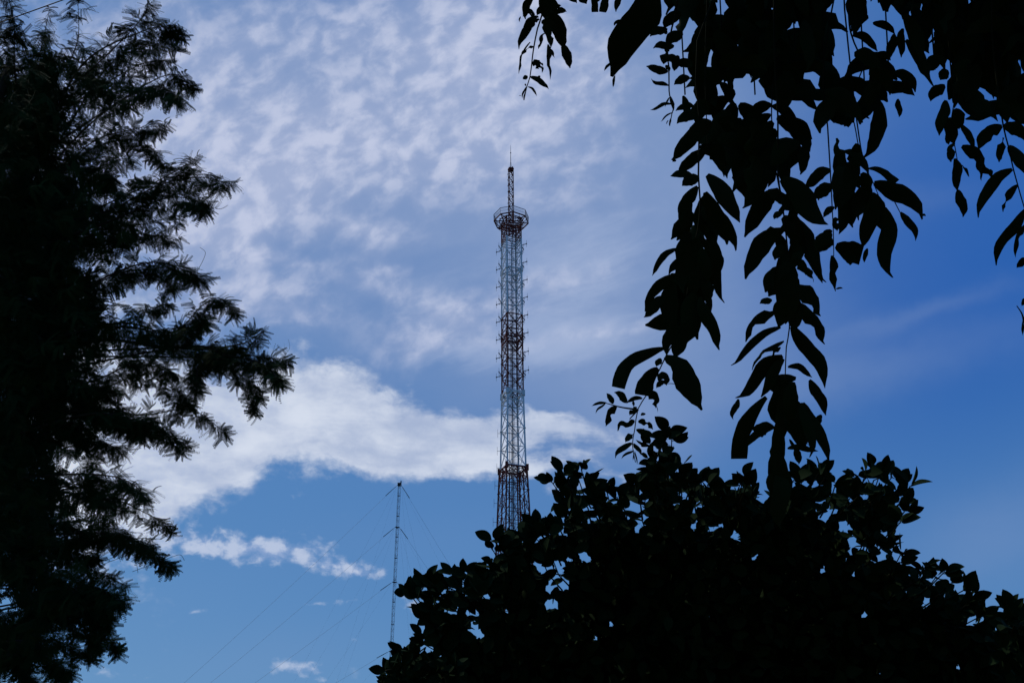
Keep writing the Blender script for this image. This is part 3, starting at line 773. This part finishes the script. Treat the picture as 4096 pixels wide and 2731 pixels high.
# left long string
S3 = a_(R4, (610, 0, 498, 14, 42), (650, 20, 560, 60, 70), (640, 60, 556, 235, 70), (620, 200, 512, 345, 75), (600, 300, 540, 470, 80), (600, 120, 560, 300, 90), (690, 0, 862, 250, 105, dict(bend=-14)), (680, 90, 862, 383, 100, dict(bend=12)),
 (655, 180, 800, 360, 110), (650, 280, 700, 300, 45), (725, 330, 752, 518, 62), (650, 320, 756, 676, 60, dict(bend=-34)), (650, 555, 716, 716, 42, dict(bend=-10)), (535, 385, 407, 532, 36), (545, 518, 366, 714, 56, dict(bend=38)), (480, 640, 366, 752, 62, dict(bend=15)),
 (570, 735, 368, 790, 100, dict(bend=-6)), (650, 640, 734, 920, 80, dict(bend=-16)), (600, 440, 640, 860, 130), (570, 560, 545, 930, 140), (510, 560, 480, 820, 110), (620, 620, 600, 880, 130), (640, 330, 560, 620, 110), (600, 380, 620, 640, 110), (660, 380, 690, 560, 70), (520, 760, 475, 940, 70), (590, 780, 520, 960, 100),
 (466, 905, 228, 1112, 74, dict(bend=58, blunt=True)), (475, 945, 672, 1222, 142, dict(bend=-12, ragged=.12)), (435, 1010, 352, 1150, 86, dict(bend=16, blunt=True)), (452, 960, 425, 1000, 34), (430, 1040, 480, 1100, 60, RG), (470, 1080, 425, 1112, 30), (480, 1092, 536, 1098, 4), (388, 1125, 428, 1215, 56, RG), (425, 1195, 431, 1240, 4),
 (352, 1168, 268, 1188, 24), (268, 1190, 205, 1135, 40), (198, 1195, 165, 1140, 30), (165, 1190, 88, 1208, 16, dict(bend=8)), (160, 1192, 108, 1246, 12), (218, 1205, 160, 1312, 42, RG), (325, 1215, 286, 1255, 34, RG), (345, 1256, 370, 1248, 16), (312, 1286, 220, 1330, 46, RG), (330, 1288, 408, 1326, 38, RG), (320, 1330, 416, 1378, 34, dict(bend=-8)),
 (308, 1352, 264, 1396, 34, RG), (298, 1400, 206, 1472, 32, dict(bend=10)), (308, 1440, 243, 1482, 14), (305, 1402, 345, 1462, 24), (345, 1455, 382, 1480, 22), (312, 1442, 325, 1512, 8), (310, 1450, 303, 1490, 7), (305, 1180, 306, 1208, 14), (390, 1140, 386, 1175, 8))
spray('', [T4((640, -700), (650, -300), (645, 0), (655, 150), (640, 300), (600, 450), (590, 600), (560, 780), (478, 940), (445, 1010), (380, 1140), (330, 1220), (312, 1330), (300, 1410), (316, 1500)), T4((328, 1225), (240, 1212), (165, 1192)), T4((330, 1225), (285, 1275))], S3, 3.2, 2, 4)
S4 = a_(R4, (1050, -10, 890, 186, 100), (1065, 75, 886, 325, 105, dict(bend=20)), (1078, 195, 1040, 232, 34), (1080, 20, 1306, 276, 140, dict(bend=-10)), (1085, 220, 1262, 450, 130, dict(bend=-18)), (1190, 300, 1294, 568, 60, dict(bend=-12)), (1088, 285, 883, 538, 112, dict(bend=34)), (1100, 380, 1040, 440, 70),
 (1120, 445, 1210, 520, 60, RG), (1190, 480, 1245, 560, 40, RG2), (1110, 500, 992, 610, 100), (1100, 520, 1020, 640, 100), (1160, 560, 1272, 745, 100, RG), (1030, 655, 965, 672, 36), (1060, 700, 892, 872, 60, dict(bend=30, ragged=.4)), (1180, 670, 1290, 892, 84, dict(ragged=.2)), (1130, 460, 1100, 780, 150), (1150, 600, 1140, 820, 110), (1090, 640, 1070, 800, 90),
 (1075, 795, 830, 1012, 44, dict(bend=36)), (1130, 790, 1296, 1120, 92, dict(bend=-36)), (1092, 868, 925, 1020, 30, dict(bend=26, ragged=.3)), (1075, 900, 1020, 962, 24, RG), (1085, 945, 855, 1180, 84, dict(bend=22)), (855, 1170, 820, 1276, 34), (1090, 960, 972, 1160, 62, dict(bend=6)), (1112, 1003, 1235, 1065, 36), (1225, 1070, 1298, 1262, 58), (1288, 1252, 1268, 1312, 34),
 (1155, 1062, 1015, 1120, 70, B_), (1100, 1065, 1060, 1320, 130), (1140, 1080, 1120, 1300, 90), (1130, 1170, 1190, 1440, 150), (1180, 1190, 1245, 1470, 60), (1000, 1160, 858, 1482, 88, dict(bend=40, blunt=True)), (1030, 1310, 890, 1425, 46), (1040, 1320, 950, 1350, 70, B_), (1190, 1190, 1326, 1502, 72, dict(bend=-14)),
 (1080, 1100, 1060, 1560, 92, RG), (1060, 1280, 1064, 1640, 84, dict(bend=4)), (1075, 1400, 1040, 1720, 96, dict(bend=8)), (1050, 1440, 1095, 1730, 92, dict(bend=-8)), (1068, 1540, 1072, 1860, 112, RG), (1040, 1560, 1010, 1650, 44), (1090, 1560, 1128, 1650, 44), (1110, 1428, 1272, 1442, 34, dict(bend=-10)), (1150, 1430, 1175, 1508, 42), (1155, 1380, 1230, 1420, 4), (1120, 1380, 1145, 1440, 18))
spray('', [T4((1040, -700), (1060, -300), (1060, 0), (1080, 120), (1112, 400), (1120, 560), (1120, 800), (1104, 900), (1098, 1060), (1090, 1200), (1070, 1500), (1065, 1700))], S4, 3.3, 2, 5)
S5 = a_(R4, (1345, 370, 1258, 322, 50, RG), (1345, 60, 1250, 128, 80), (1345, 310, 1255, 400, 78, RG), (1355, 170, 1298, 218, 36)) + a_(R5,
 (215, 140, 30, 270, 95), (220, 240, 120, 345, 70), (240, 110, 360, 195, 100), (240, 260, 310, 360, 66), (240, 398, 160, 470, 38), (240, 470, 258, 565, 60, RG), (250, 665, 430, 730, 150, dict(blunt=True, bend=4)), (330, 700, 350, 802, 100), (222, 735, 240, 985, 64, dict(ragged=.2)), (250, 968, 300, 966, 14), (225, 565, 150, 612, 46, RG), (215, 660, 105, 640, 70, RG), (222, 655, 110, 715, 60), (30, 730, 150, 930, 60))
spray('', [T4((1300, -600), (1320, -250), (1335, 0), (1343, 160), (1350, 300), (1352, 425))], S5, 3.4, 3, 6)
S6 = a_(R5, (478, 130, 672, 226, 56, B_), (515, 232, 868, 460, 145, dict(bend=-38)), (848, 452, 876, 462, 18), (520, 320, 455, 690, 135), (470, 685, 448, 785, 34), (585, 400, 612, 892, 140), (700, 435, 810, 632, 60), (400, 60, 290, 400, 150), (350, 250, 280, 592, 110), (480, 240, 400, 480, 150), (370, 290, 350, 540, 110), (500, 300, 560, 560, 130), (440, 40, 400, 60, 60), (430, 160, 480, 300, 100), (460, 340, 560, 520, 110))
spray('', [T5((300, -1200), (360, -500), (410, -100), (440, 60), (475, 160), (510, 230), (548, 320)), T5((515, 235), (620, 300), (700, 440))], S6, 3.45, 3, 7)
S7 = a_(R3, (1240, 200, 1222, 402, 60), (1260, 280, 1445, 612, 100, dict(ragged=.15)), (1250, 100, 1370, 420, 120), (1330, 200, 1410, 380, 90), (1500, 300, 1480, 440, 90), (1520, 420, 1388, 500, 110), (1535, 600, 1436, 712, 84), (1540, 700, 1500, 950, 84), (1560, 500, 1500, 560, 80), (1560, 820, 1590, 1010, 110), (1640, 870, 1732, 1052, 54),
 (1650, 1020, 1850, 1232, 110, dict(bend=-20, ragged=.15)), (1590, 1000, 1565, 1132, 64, RG), (1602, 1105, 1622, 1335, 72), (1622, 1325, 1664, 1512, 74), (1640, 1150, 1700, 1240, 22, RG), (1540, 940, 1560, 1010, 40), (1790, 1090, 1782, 1262, 40, RG), (1850, 1180, 1852, 1235, 34), (1600, 760, 1640, 900, 110), (1480, 60, 1560, 330, 130), (1420, 0, 1440, 220, 130))
spray('', [T3((1500, -300), (1540, 0), (1560, 300), (1580, 550), (1600, 700), (1570, 880), (1600, 1010), (1620, 1120))], S7, 3.35, 4, 8)
S8 = a_(R3, (1932, 880, 1770, 1060, 110, dict(ragged=.1)), (1940, 960, 1910, 1132, 60, RG), (1938, 885, 2100, 985, 110), (1975, 1020, 2120, 1240, 110), (2002, 1180, 1742, 1500, 96, dict(bend=40)), (2040, 1290, 1925, 1470, 56, dict(ragged=.3, bend=12)), (2090, 1462, 1890, 1850, 90, dict(bend=30)), (1780, 700, 1850, 800, 60), (2000, 700, 2060, 860, 90), (1890, 700, 1975, 860, 90)) + a_(R5, (1575, 500, 1495, 748, 44, RG), (1590, 770, 1510, 820, 54), (1590, 1040, 1545, 1085, 40), (1570, 1150, 1548, 1295, 26, RG), (1410, 0, 1390, 88, 26, RG), (1040, 10, 1055, 85, 40, RG))
spray('', [T3((1900, -300), (1860, 200), (1900, 600), (1940, 880), (1975, 1020), (2010, 1180), (2060, 1360), (2110, 1560), (2130, 1900), (2125, 2200)), T5((1561, 1200), (1545, 1140), (1510, 1085))], S8, 3.2, 5, 9)
# right-edge fill of the canopy seen in the photo
S9 = a_(R3, (1030, 165, 1182, 246, 60), (890, 250, 1062, 360, 66), (1055, 385, 1155, 420, 60), (1170, 510, 1330, 640, 84, dict(bend=-40)), (1090, 600, 1320, 676, 105), (1205, 690, 1216, 820, 46), (1060, 690, 990, 1110, 125, dict(bend=-40)), (900, 620, 1130, 720, 150), (800, 560, 1000, 680, 130), (700, 780, 850, 880, 110), (1000, 120, 880, 220, 90), (1180, 240, 1150, 420, 70),
 (850, 820, 860, 890, 60), (690, 760, 1000, 850, 90), (900, 380, 1080, 480, 130), (1000, 440, 1200, 560, 140), (330, 740, 185, 760, 60), (320, 735, 140, 855, 70, dict(bend=20)), (320, 800, 175, 945, 74, dict(bend=26)), (330, 740, 512, 855, 84, dict(bend=-16)), (335, 850, 150, 1130, 130), (340, 960, 180, 1280, 120), (360, 820, 600, 980, 130), (370, 980, 560, 1160, 110), (420, 880, 590, 1060, 120), (360, 1020, 440, 1300, 120), (560, 1000, 540, 1220, 90), (350, 1320, 170, 1560, 110, dict(bend=12)), (400, 1370, 640, 1560, 110))
spray('', [T3((600, -400), (450, 100), (350, 500), (325, 740), (330, 900), (350, 1150), (380, 1330), (410, 1480)), T3((860, 60), (870, 200), (900, 300), (960, 480), (850, 700), (900, 860), (930, 1020), (960, 1120), (990, 1190))], S9, 3.5, 3, 10)
S10 = a_(R2, (1790, 1050, 1582, 1105, 105), (1800, 1130, 1560, 1452, 150, dict(bend=14)), (1580, 1440, 1545, 1452, 24), (1850, 1340, 1590, 1580, 110, dict(bend=20)), (1720, 600, 1570, 560, 90), (1640, 300, 1500, 420, 110), (1620, 120, 1470, 260, 110), (1600, 500, 1560, 640, 80), (1700, 700, 1560, 760, 80), (1740, 960, 1570, 985, 60), (1900, 1100, 1700, 1300, 180), (1640, 860, 1690, 1080, 70), (1850, 900, 1750, 1100, 170))
spray('', [T2((1900, -400), (1850, 200), (1840, 700), (1850, 1050), (1860, 1350))], S10, 3.3, 2, 11)

# strings that make up the solid part of the canopy
def solid(poly, n, seed, dlo, dhi, holes, Lr=(120, 210), wr=(46, 84)):
    r = np.random.default_rng(seed); lb = LB(); xs = [p[0] for p in poly]; ys = [p[1] for p in poly]; c = 0; q = 0
    while c < n and q < n*40:
        q += 1
        x = r.uniform(min(xs), max(xs)); y = r.uniform(min(ys), max(ys)); L = r.uniform(*Lr); a = r.normal(90, 42)
        x1 = x+L*math.cos(rad(a)); y1 = y+L*abs(math.sin(rad(a)))
        mx, my = (x+x1)/2, (y+y1)/2
        if not (inpoly(np.array([x, x1]), np.array([y, y1]), poly)).all(): continue
        if any(((px-hx)/(hr+17))**2+((py-hy)/(hv+17))**2 < 1 for hx, hy, hr, hv in holes for px, py in ((x, y), (mx, my), (x1, y1), ((x+mx)/2, (y+my)/2), ((x1+mx)/2, (y1+my)/2))): continue
        d = r.uniform(dlo, dhi)
        bleaf(lb, (x, y, d), (x1, y1, d+r.normal(0, .04)), r.uniform(*wr), seed=int(r.integers(1e6)), n=9, ragged=.3 if r.random() < .3 else 0)
        c += 1
    return lb
polyB1 = [(2600, -260), (2650, 80), (2690, 200), (2720, 330), (2740, 480), (2790, 560), (2830, 700), (2900, 820), (3080, 800), (3200, 660), (3330, 520), (3440, 500), (3560, 420), (3570, 250), (3540, 140), (3640, 60), (3640, -260)]
polyB2 = [(3540, -260), (3560, 60), (3640, 110), (3700, 230), (3770, 330), (3800, 420), (3830, 520), (3960, 460), (4010, 500), (4090, 520), (4250, 560), (4250, -260)]
holes = [(3590, 200, 22, 40), (3530, 120, 20, 24), (3700, 330, 14, 20), (3010, 380, 20, 14), (3110, 480, 26, 14), (2960, 470, 14, 14), (3240, 470, 16, 16), (3420, 330, 16, 16), (2690, 120, 16, 14), (3240, 620, 30, 24), (2830, 500, 14, 14), (2755, 125, 16, 34), (2800, 40, 0, 0), (2895, 65, 30, 14), (2840, 245, 14, 8), (2950, 205, 8, 8), (2968, 365, 26, 18), (2720, 300, 20, 18), (2745, 440, 22, 26), (2875, 395, 6, 6), (3180, 128, 8, 22), (3215, 325, 6, 20), (3255, 328, 6, 20), (3312, 80, 8, 26), (3330, 160, 12, 24),
 (3370, 45, 32, 22), (3480, 60, 24, 40), (3560, 90, 30, 12), (3500, 165, 70, 26), (3365, 255, 20, 26), (3345, 300, 14, 12), (3410, 380, 28, 26), (3035, 420, 34, 20), (3280, 420, 16, 12), (3425, 195, 14, 22), (3690, 45, 8, 12), (3655, 140, 12, 24), (3730, 225, 20, 34), (3800, 300, 10, 12), (3940, 405, 16, 16), (3880, 45, 24, 5), (3950, 325, 10, 10), (4090, 300, 8, 8), (3140, 530, 60, 40), (3330, 540, 40, 40), (2650, 190, 30, 30)]
m1 = MB()
for x0 in (2700, 2860, 2980, 3150, 3260, 3420, 3520): 
    m1.tube([Vector(p) for p in polyline([np.array(P(x0, -420, 3.7)), np.array(P(x0+20, 0, 3.7)), np.array(P(x0+40, 380, 3.7))], 14)], .003, 5)
o = m1.build('hanging_branch', M_twig, treeB, True)
lbx = solid(polyB1, 390, 21, 3.3, 4.3, holes)
for pl_, n_, sd_2 in (([(2720, 760), (2900, 760), (2860, 1200), (2640, 1400), (2640, 1150)], 20, 41), ([(3030, 750), (3240, 800), (3270, 1100), (3180, 1350), (3060, 1300)], 14, 42), ([(3300, 480), (3450, 480), (3520, 900), (3340, 900)], 10, 43)):
    l3 = solid(pl_, n_, sd_2, 3.2, 3.6, [(2960, 900, 40, 200)], (100, 170), (36, 60)); off = 0
    for v_, f_ in zip(l3.v, l3.f): lbx.add(v_, f_-off); off += v_.size//3
lbx.build('foliage', M_leafB, o, True)
m1 = MB()
for x0 in (3700, 3850, 3960, 4080): 
    m1.tube([Vector(p) for p in polyline([np.array(P(x0, -420, 3.6)), np.array(P(x0+20, 0, 3.6)), np.array(P(x0+40, 280, 3.6))], 14)], .003, 5)
o = m1.build('hanging_branch', M_twig, treeB, True)
lbx = solid(polyB2, 420, 22, 3.3, 4.3, holes); lbx.build('foliage', M_leafB, o, True)
# unseen leaf mass added overhead and behind the viewer to block the sky light
r = np.random.default_rng(31); n = 26000
c = np.stack([r.uniform(-6.5, 8, n), r.uniform(-9, 2.0, n), r.uniform(1.2, 8, n)], 1)
e = ((c[:, 0]-.8)/7.2)**2+((c[:, 1]+2.5)/6.0)**2+((c[:, 2]-1)/6.2)**2
inner = ((c[:, 0]-.8)/4.8)**2+((c[:, 1]+1.2)/4.6)**2+((c[:, 2]-1)/3.9)**2
rel = c-EN; dep = rel@FN; fx = np.abs(rel@RN)/np.maximum(dep, .01); fy = np.abs(rel@UN)/np.maximum(dep, .01)
k = (e < 1) & (inner > 1) & ((dep < .2) | (fx > .66) | (fy > .47)); c = c[k]
T0 = (np.array([(0, -.01, 0), (0, .01, 0), (.35, .22, .03), (.35, -.22, .03), (1, .01, -.1), (1, -.01, -.1)]), np.array([(0, 1, 2, 3), (3, 2, 4, 5)]))
lb = LB(); lb.put(T0, c, r.normal(size=c.shape)+np.array([0, 0, -.6]), r.normal(size=c.shape), r.uniform(.24, .42, len(c)))
lb.build('crown', M_leafB, treeB)

# ------------------------------------------------------------------ C: broad-leaved tree low on the right, and its neighbours
def ovate(seed):
    r = random.Random(seed); n = 7; V_ = []; F_ = []
    wd = r.uniform(.24, .30); cu = r.uniform(-.12, .22); asy = r.uniform(-.06, .06)
    for i in range(n+1):
        t = i/n; h = wd*math.sin(math.pi*min(1, t*.94+.04)**.9)**.85
        if t > .86: h = wd*.16*(1-t)/.14+.004
        if i == 0: h = .01
        x = .12+t*.88; z = -cu*t*t; yc = asy*math.sin(math.pi*t)
        V_ += [(x, yc-h, z+h*.35), (x, yc, z), (x, yc+h, z+h*.35)]
    for i in range(n):
        k = i*3; F_ += [(k, k+1, k+4, k+3), (k+1, k+2, k+5, k+4)]
    k = len(V_); V_ += [(0, -.012, 0), (0, .012, 0), (.14, .012, 0), (.14, -.012, 0)]; F_.append((k, k+1, k+2, k+3))
    return np.array(V_, float), np.array(F_)
OV = [ovate(s) for s in range(6)]
def leaftree(name, label, base, poly, tips, nleaf, d0, d1, leaf, seed, gaps=()):
    r = np.random.default_rng(seed)
    e = empty(name, base); tag(e, label, 'tree' if 'tree' in name else 'shrub')
    xs = [p[0] for p in poly]; ys = [p[1] for p in poly]
    cxx, cyy = sum(xs)/len(xs), max(ys)-100
    hubp = np.array(P(cxx, cyy-100, (d0+d1)/2)); b0 = np.array(base)
    tk = polyline([b0, b0*.6+hubp*.4+np.array([.05, 0, .1]), hubp], 14)
    mb = MB(); mb.tube([Vector(p) for p in tk], list(np.linspace(.09, .03, len(tk))), 10); mb.build('trunk', M_bark, e, True)
    lb = LB(); mb = MB(); O = []; D = []; Sc = []
    px = d0/FPX
    for (x, y) in tips:
        d = d0+r.uniform(-.25, .35)
        # twig back into the mass
        x2 = x+(cxx-x)*.12; y2 = y+(cyy-y)*.1+50
        a = np.array(P(x, y, d)); b = np.array(P(x2, y2, d+.25)); m_ = (a+b)/2+r.normal(size=3)*.02
        mb.tube([Vector(b), Vector(m_), Vector(a)], [.004, .003, .002], 5)
        td = (a-b)/np.linalg.norm(a-b)
        for q in range(int(r.integers(3, 6))):
            dd = td*r.uniform(.3, 1.0)+np.array(R)*r.normal(0, .75)+UPW*r.uniform(-.25, .8)+FN*r.normal(0, .45)
            O.append(a-td*r.uniform(0, .03)); D.append(dd); Sc.append(leaf*r.uniform(.72, 1.08))
        for q in range(3):
            dd = np.array(R)*r.normal(0, 1)+UPW*r.uniform(-.6, .5)+FN*r.normal(0, .45)
            O.append(a+(b-a)*r.uniform(.3, .9)); D.append(dd); Sc.append(leaf*r.uniform(.7, 1))
    mb.build('twigs', M_twig, e, True)
    n = nleaf*3
    x = r.uniform(min(xs), max(xs), n); y = r.uniform(min(ys), max(ys), n); k = inpoly(x, y, poly); x, y = x[k], y[k]
    de = pdist(x, y, poly); p_ = np.where(de < 12, 0, 1)*np.clip(.5+de/140, 0, 1)*(.75+.25*patch(x, y, 48, seed*1.3)+np.clip(de/500, 0, .4))
    k = r.uniform(size=len(x)) < p_; x, y, de = x[k], y[k], de[k]
    x, y, de = x[:nleaf], y[:nleaf], de[:nleaf]
    d = d0+r.uniform(0, 1, len(x))**1.2*np.clip(.3+de/350, .3, 1)*(d1-d0)
    o = PN(x, y, d)
    dd = r.normal(size=(len(x), 3))*.8+UPW*.25
    dn = dd/np.linalg.norm(dd, axis=1, keepdims=True); ok = np.ones(len(x), bool)
    for q in (0, .35, .7, 1.0):
        pp = o+dn*leaf*q-EN; z_ = pp@FN; qx = 2048+pp@RN/z_*FPX; qy = 1365.5-pp@UN/z_*FPX
        for hx, hy, hr, hv in gaps: ok &= ((qx-hx)/(hr+(14 if 0 < q < 1 else 4)))**2+((qy-hy)/(hv+(14 if 0 < q < 1 else 4)))**2 > 1
    x, y, de, d, o, dd = x[ok], y[ok], de[ok], d[ok], o[ok], dd[ok]
    O = np.concatenate([np.array(O), o]); D = np.concatenate([np.array(D), dd]); Sc = np.concatenate([np.array(Sc), leaf*r.uniform(.75, 1.1, len(x))])
    nr = -FN*.75+UPW*.35+r.normal(size=O.shape)*.45; w_ = r.integers(0, len(OV), len(O))
    for q, T in enumerate(OV):
        mk = w_ == q; lb.put(T, O[mk], D[mk], nr[mk], Sc[mk])
    lb.build('crown', M_leafC, e, True)
    return e
C6 = cv((2100, 1600), 1.96); C7 = cv((3200, 1700), 1.521); C8 = cv((1422, 2112), 1.809)
tipsC = [C6(*p) for p in ((1110, 280), (1130, 240), (985, 350), (1060, 400), (1150, 310), (1000, 480), (1130, 500), (1240, 500), (960, 560), (1080, 560), (1190, 560), (440, 540), (470, 600), (400, 560), (290, 570), (210, 640), (240, 690), (330, 640), (310, 790), (390, 800), (350, 870), (345, 920), (400, 690), (500, 700), (590, 720), (640, 710), (720, 760), (860, 660), (950, 700), (1040, 660), (1380, 640), (1430, 660), (1490, 660), (1340, 620),
  (1700, 640), (1710, 600), (1740, 660), (1600, 715), (1780, 725), (2110, 620), (2175, 620), (2300, 560), (2275, 610), (80, 980), (130, 1000), (190, 1030), (250, 1020), (380, 970), (430, 930), (600, 800), (780, 860), (560, 760), (1250, 620), (900, 780), (1000, 740))]
tipsC += [C7(*p) for p in ((120, 280), (90, 320), (170, 300), (220, 345), (280, 370), (345, 305), (400, 290), (460, 240), (490, 285), (530, 300), (560, 315), (610, 340), (670, 370), (600, 400), (620, 460), (640, 520), (610, 590), (540, 570), (500, 640), (430, 640), (480, 720), (580, 735), (620, 770), (620, 830), (600, 900), (680, 960), (765, 880), (765, 850), (740, 930), (830, 920), (880, 890), (920, 960), (1000, 1000), (1050, 1030), (1030, 1080), (1060, 1140), (1120, 1150), (1130, 1180), (1150, 1215), (1210, 1265), (330, 400), (450, 400))]
tipsC += [C8(*p) for p in ((375, 450), (420, 410), (440, 500), (510, 380), (550, 405), (545, 490), (640, 365), (700, 340), (790, 330), (780, 370), (770, 430), (680, 430), (620, 480), (860, 480), (900, 470), (500, 620), (500, 660), (490, 780), (500, 840), (880, 320), (960, 300), (1000, 90), (990, 150), (1060, 90), (940, 450), (1290, 60), (1350, 50), (1390, 20), (1490, 30), (1380, 130), (1430, 230), (1360, 250), (930, 380), (980, 260), (560, 580), (720, 500))]
polyC = [(1600, 2950), (1720, 2680), (1745, 2560), (1700, 2430), (1720, 2400), (1770, 2420), (1820, 2400), (1900, 2405), (1950, 2360), (1945, 2300), (2010, 2225), (2020, 2160), (2120, 2120), (2200, 2160), (2270, 2160), (2340, 2110), (2390, 2050), (2330, 2010), (2330, 1960), (2440, 2000), (2520, 1980), (2600, 1930), (2640, 1880), (2690, 1890), (2730, 1930), (2800, 1950),
 (2900, 1970), (3000, 1975), (3100, 1975), (3200, 1975), (3300, 1970), (3420, 1960), (3530, 1970), (3570, 2030), (3540, 2080), (3480, 2120), (3520, 2200), (3580, 2260), (3630, 2330), (3720, 2350), (3800, 2360), (3870, 2410), (3920, 2470), (3980, 2530), (4040, 2560), (4200, 2570), (4200, 2950)]
gp = [(*C6(x, y), a/1.96, b/1.96) for x, y, a, b in ((950, 770, 22, 26), (1210, 775, 62, 44), (1370, 865, 46, 22), (1455, 830, 22, 16), (960, 930, 46, 28), (820, 912, 30, 18), (560, 860, 60, 52), (440, 765, 26, 18), (235, 1230, 62, 58), (85, 1060, 24, 30), (100, 1300, 30, 18), (250, 1430, 46, 36), (1862, 775, 44, 20), (2140, 820, 10, 12), (2310, 825, 30, 24), (2335, 920, 36, 20), (440, 1210, 22, 16), (280, 1320, 18, 16), (1322, 992, 16, 8), (1460, 1010, 10, 14), (1800, 1222, 14, 10), (1190, 570, 14, 18), (1045, 410, 18, 24), (985, 465, 18, 20), (1145, 675, 12, 12), (1510, 805, 26, 10), (400, 560, 10, 8), (700, 770, 40, 30), (860, 830, 50, 30), (180, 1465, 18, 20), (1535, 985, 10, 6), (1660, 1070, 8, 12), (1630, 1056, 18, 6), (600, 770, 12, 10), (880, 1020, 18, 8))]
gp += [(*C8(x, y), a/1.809, b/1.809) for x, y, a, b in ((840, 620, 32, 32), (893, 770, 34, 20), (700, 590, 28, 20), (945, 452, 18, 20), (940, 522, 22, 16), (1500, 405, 48, 30), (1435, 440, 16, 20), (1480, 205, 60, 50), (1410, 553, 50, 12), (855, 712, 14, 12), (830, 745, 8, 16), (1360, 295, 26, 16), (1670, 212, 22, 16), (540, 890, 14, 16), (580, 940, 50, 14), (500, 980, 14, 12), (1098, 605, 16, 8), (740, 525, 10, 10), (600, 1000, 40, 8), (575, 1075, 12, 14), (1840, 688, 10, 14), (1735, 800, 10, 6))]
gp += [(*C7(x, y), a/1.521, b/1.521) for x, y, a, b in ((310, 460, 26, 26), (125, 480, 22, 20), (200, 522, 34, 10), (140, 560, 14, 22), (268, 620, 26, 26), (415, 460, 14, 14), (350, 745, 26, 20), (320, 715, 16, 12), (420, 760, 24, 8), (470, 820, 24, 18), (520, 860, 22, 10), (345, 915, 12, 14), (770, 1060, 14, 26), (640, 1000, 8, 8), (380, 1150, 18, 14), (860, 1045, 14, 6), (800, 972, 10, 8), (145, 880, 10, 10), (290, 805, 6, 14), (1030, 1195, 30, 14), (960, 1478, 10, 8), (500, 770, 60, 16))]
bC = P(3000, 3300, 5.2); bC.z = 0
leaftree('broad_leaved_tree', 'dark tree with oval pointed leaves forming the large mass across the lower right', bC, polyC, tipsC, 23000, 4.0, 6.0, .082, 3, gaps=gp)
tipsD = [C8(*p) for p in ((320, 870), (325, 900), (380, 890), (210, 1030), (230, 1045), (260, 1020), (300, 1060), (310, 950), (340, 990), (400, 1000), (440, 910), (420, 940), (500, 950), (560, 960), (600, 1000), (330, 1100), (210, 1135), (260, 1120), (480, 1080), (560, 1060), (420, 1060), (640, 1060))]
polyD = [(1490, 2880), (1560, 2700), (1600, 2640), (1660, 2620), (1740, 2640), (1840, 2620), (1900, 2880)]
bD = P(1750, 3300, 3.6); bD.z = 0
leaftree('small_leaved_shrub', 'low shrub with small oval leaves at the bottom left corner of the broad tree', bD, polyD, tipsD, 260, 3.5, 4.2, .062, 8)
tipsE = [C7(*p) for p in ((1290, 1110), (1300, 1130), (1355, 1110), (1265, 1170), (1265, 1210), (1330, 1190), (1290, 1250), (1360, 1230))]
polyE = [(4010, 2600), (4040, 2520), (4080, 2480), (4250, 2460), (4250, 2700), (4000, 2700)]
bE = P(4180, 3300, 3.5); bE.z = 0
leaftree('oval_leaved_shrub', 'separate clump of oval leaves at the right edge below the blue sky', bE, polyE, tipsE, 160, 3.4, 4.0, .075, 14)
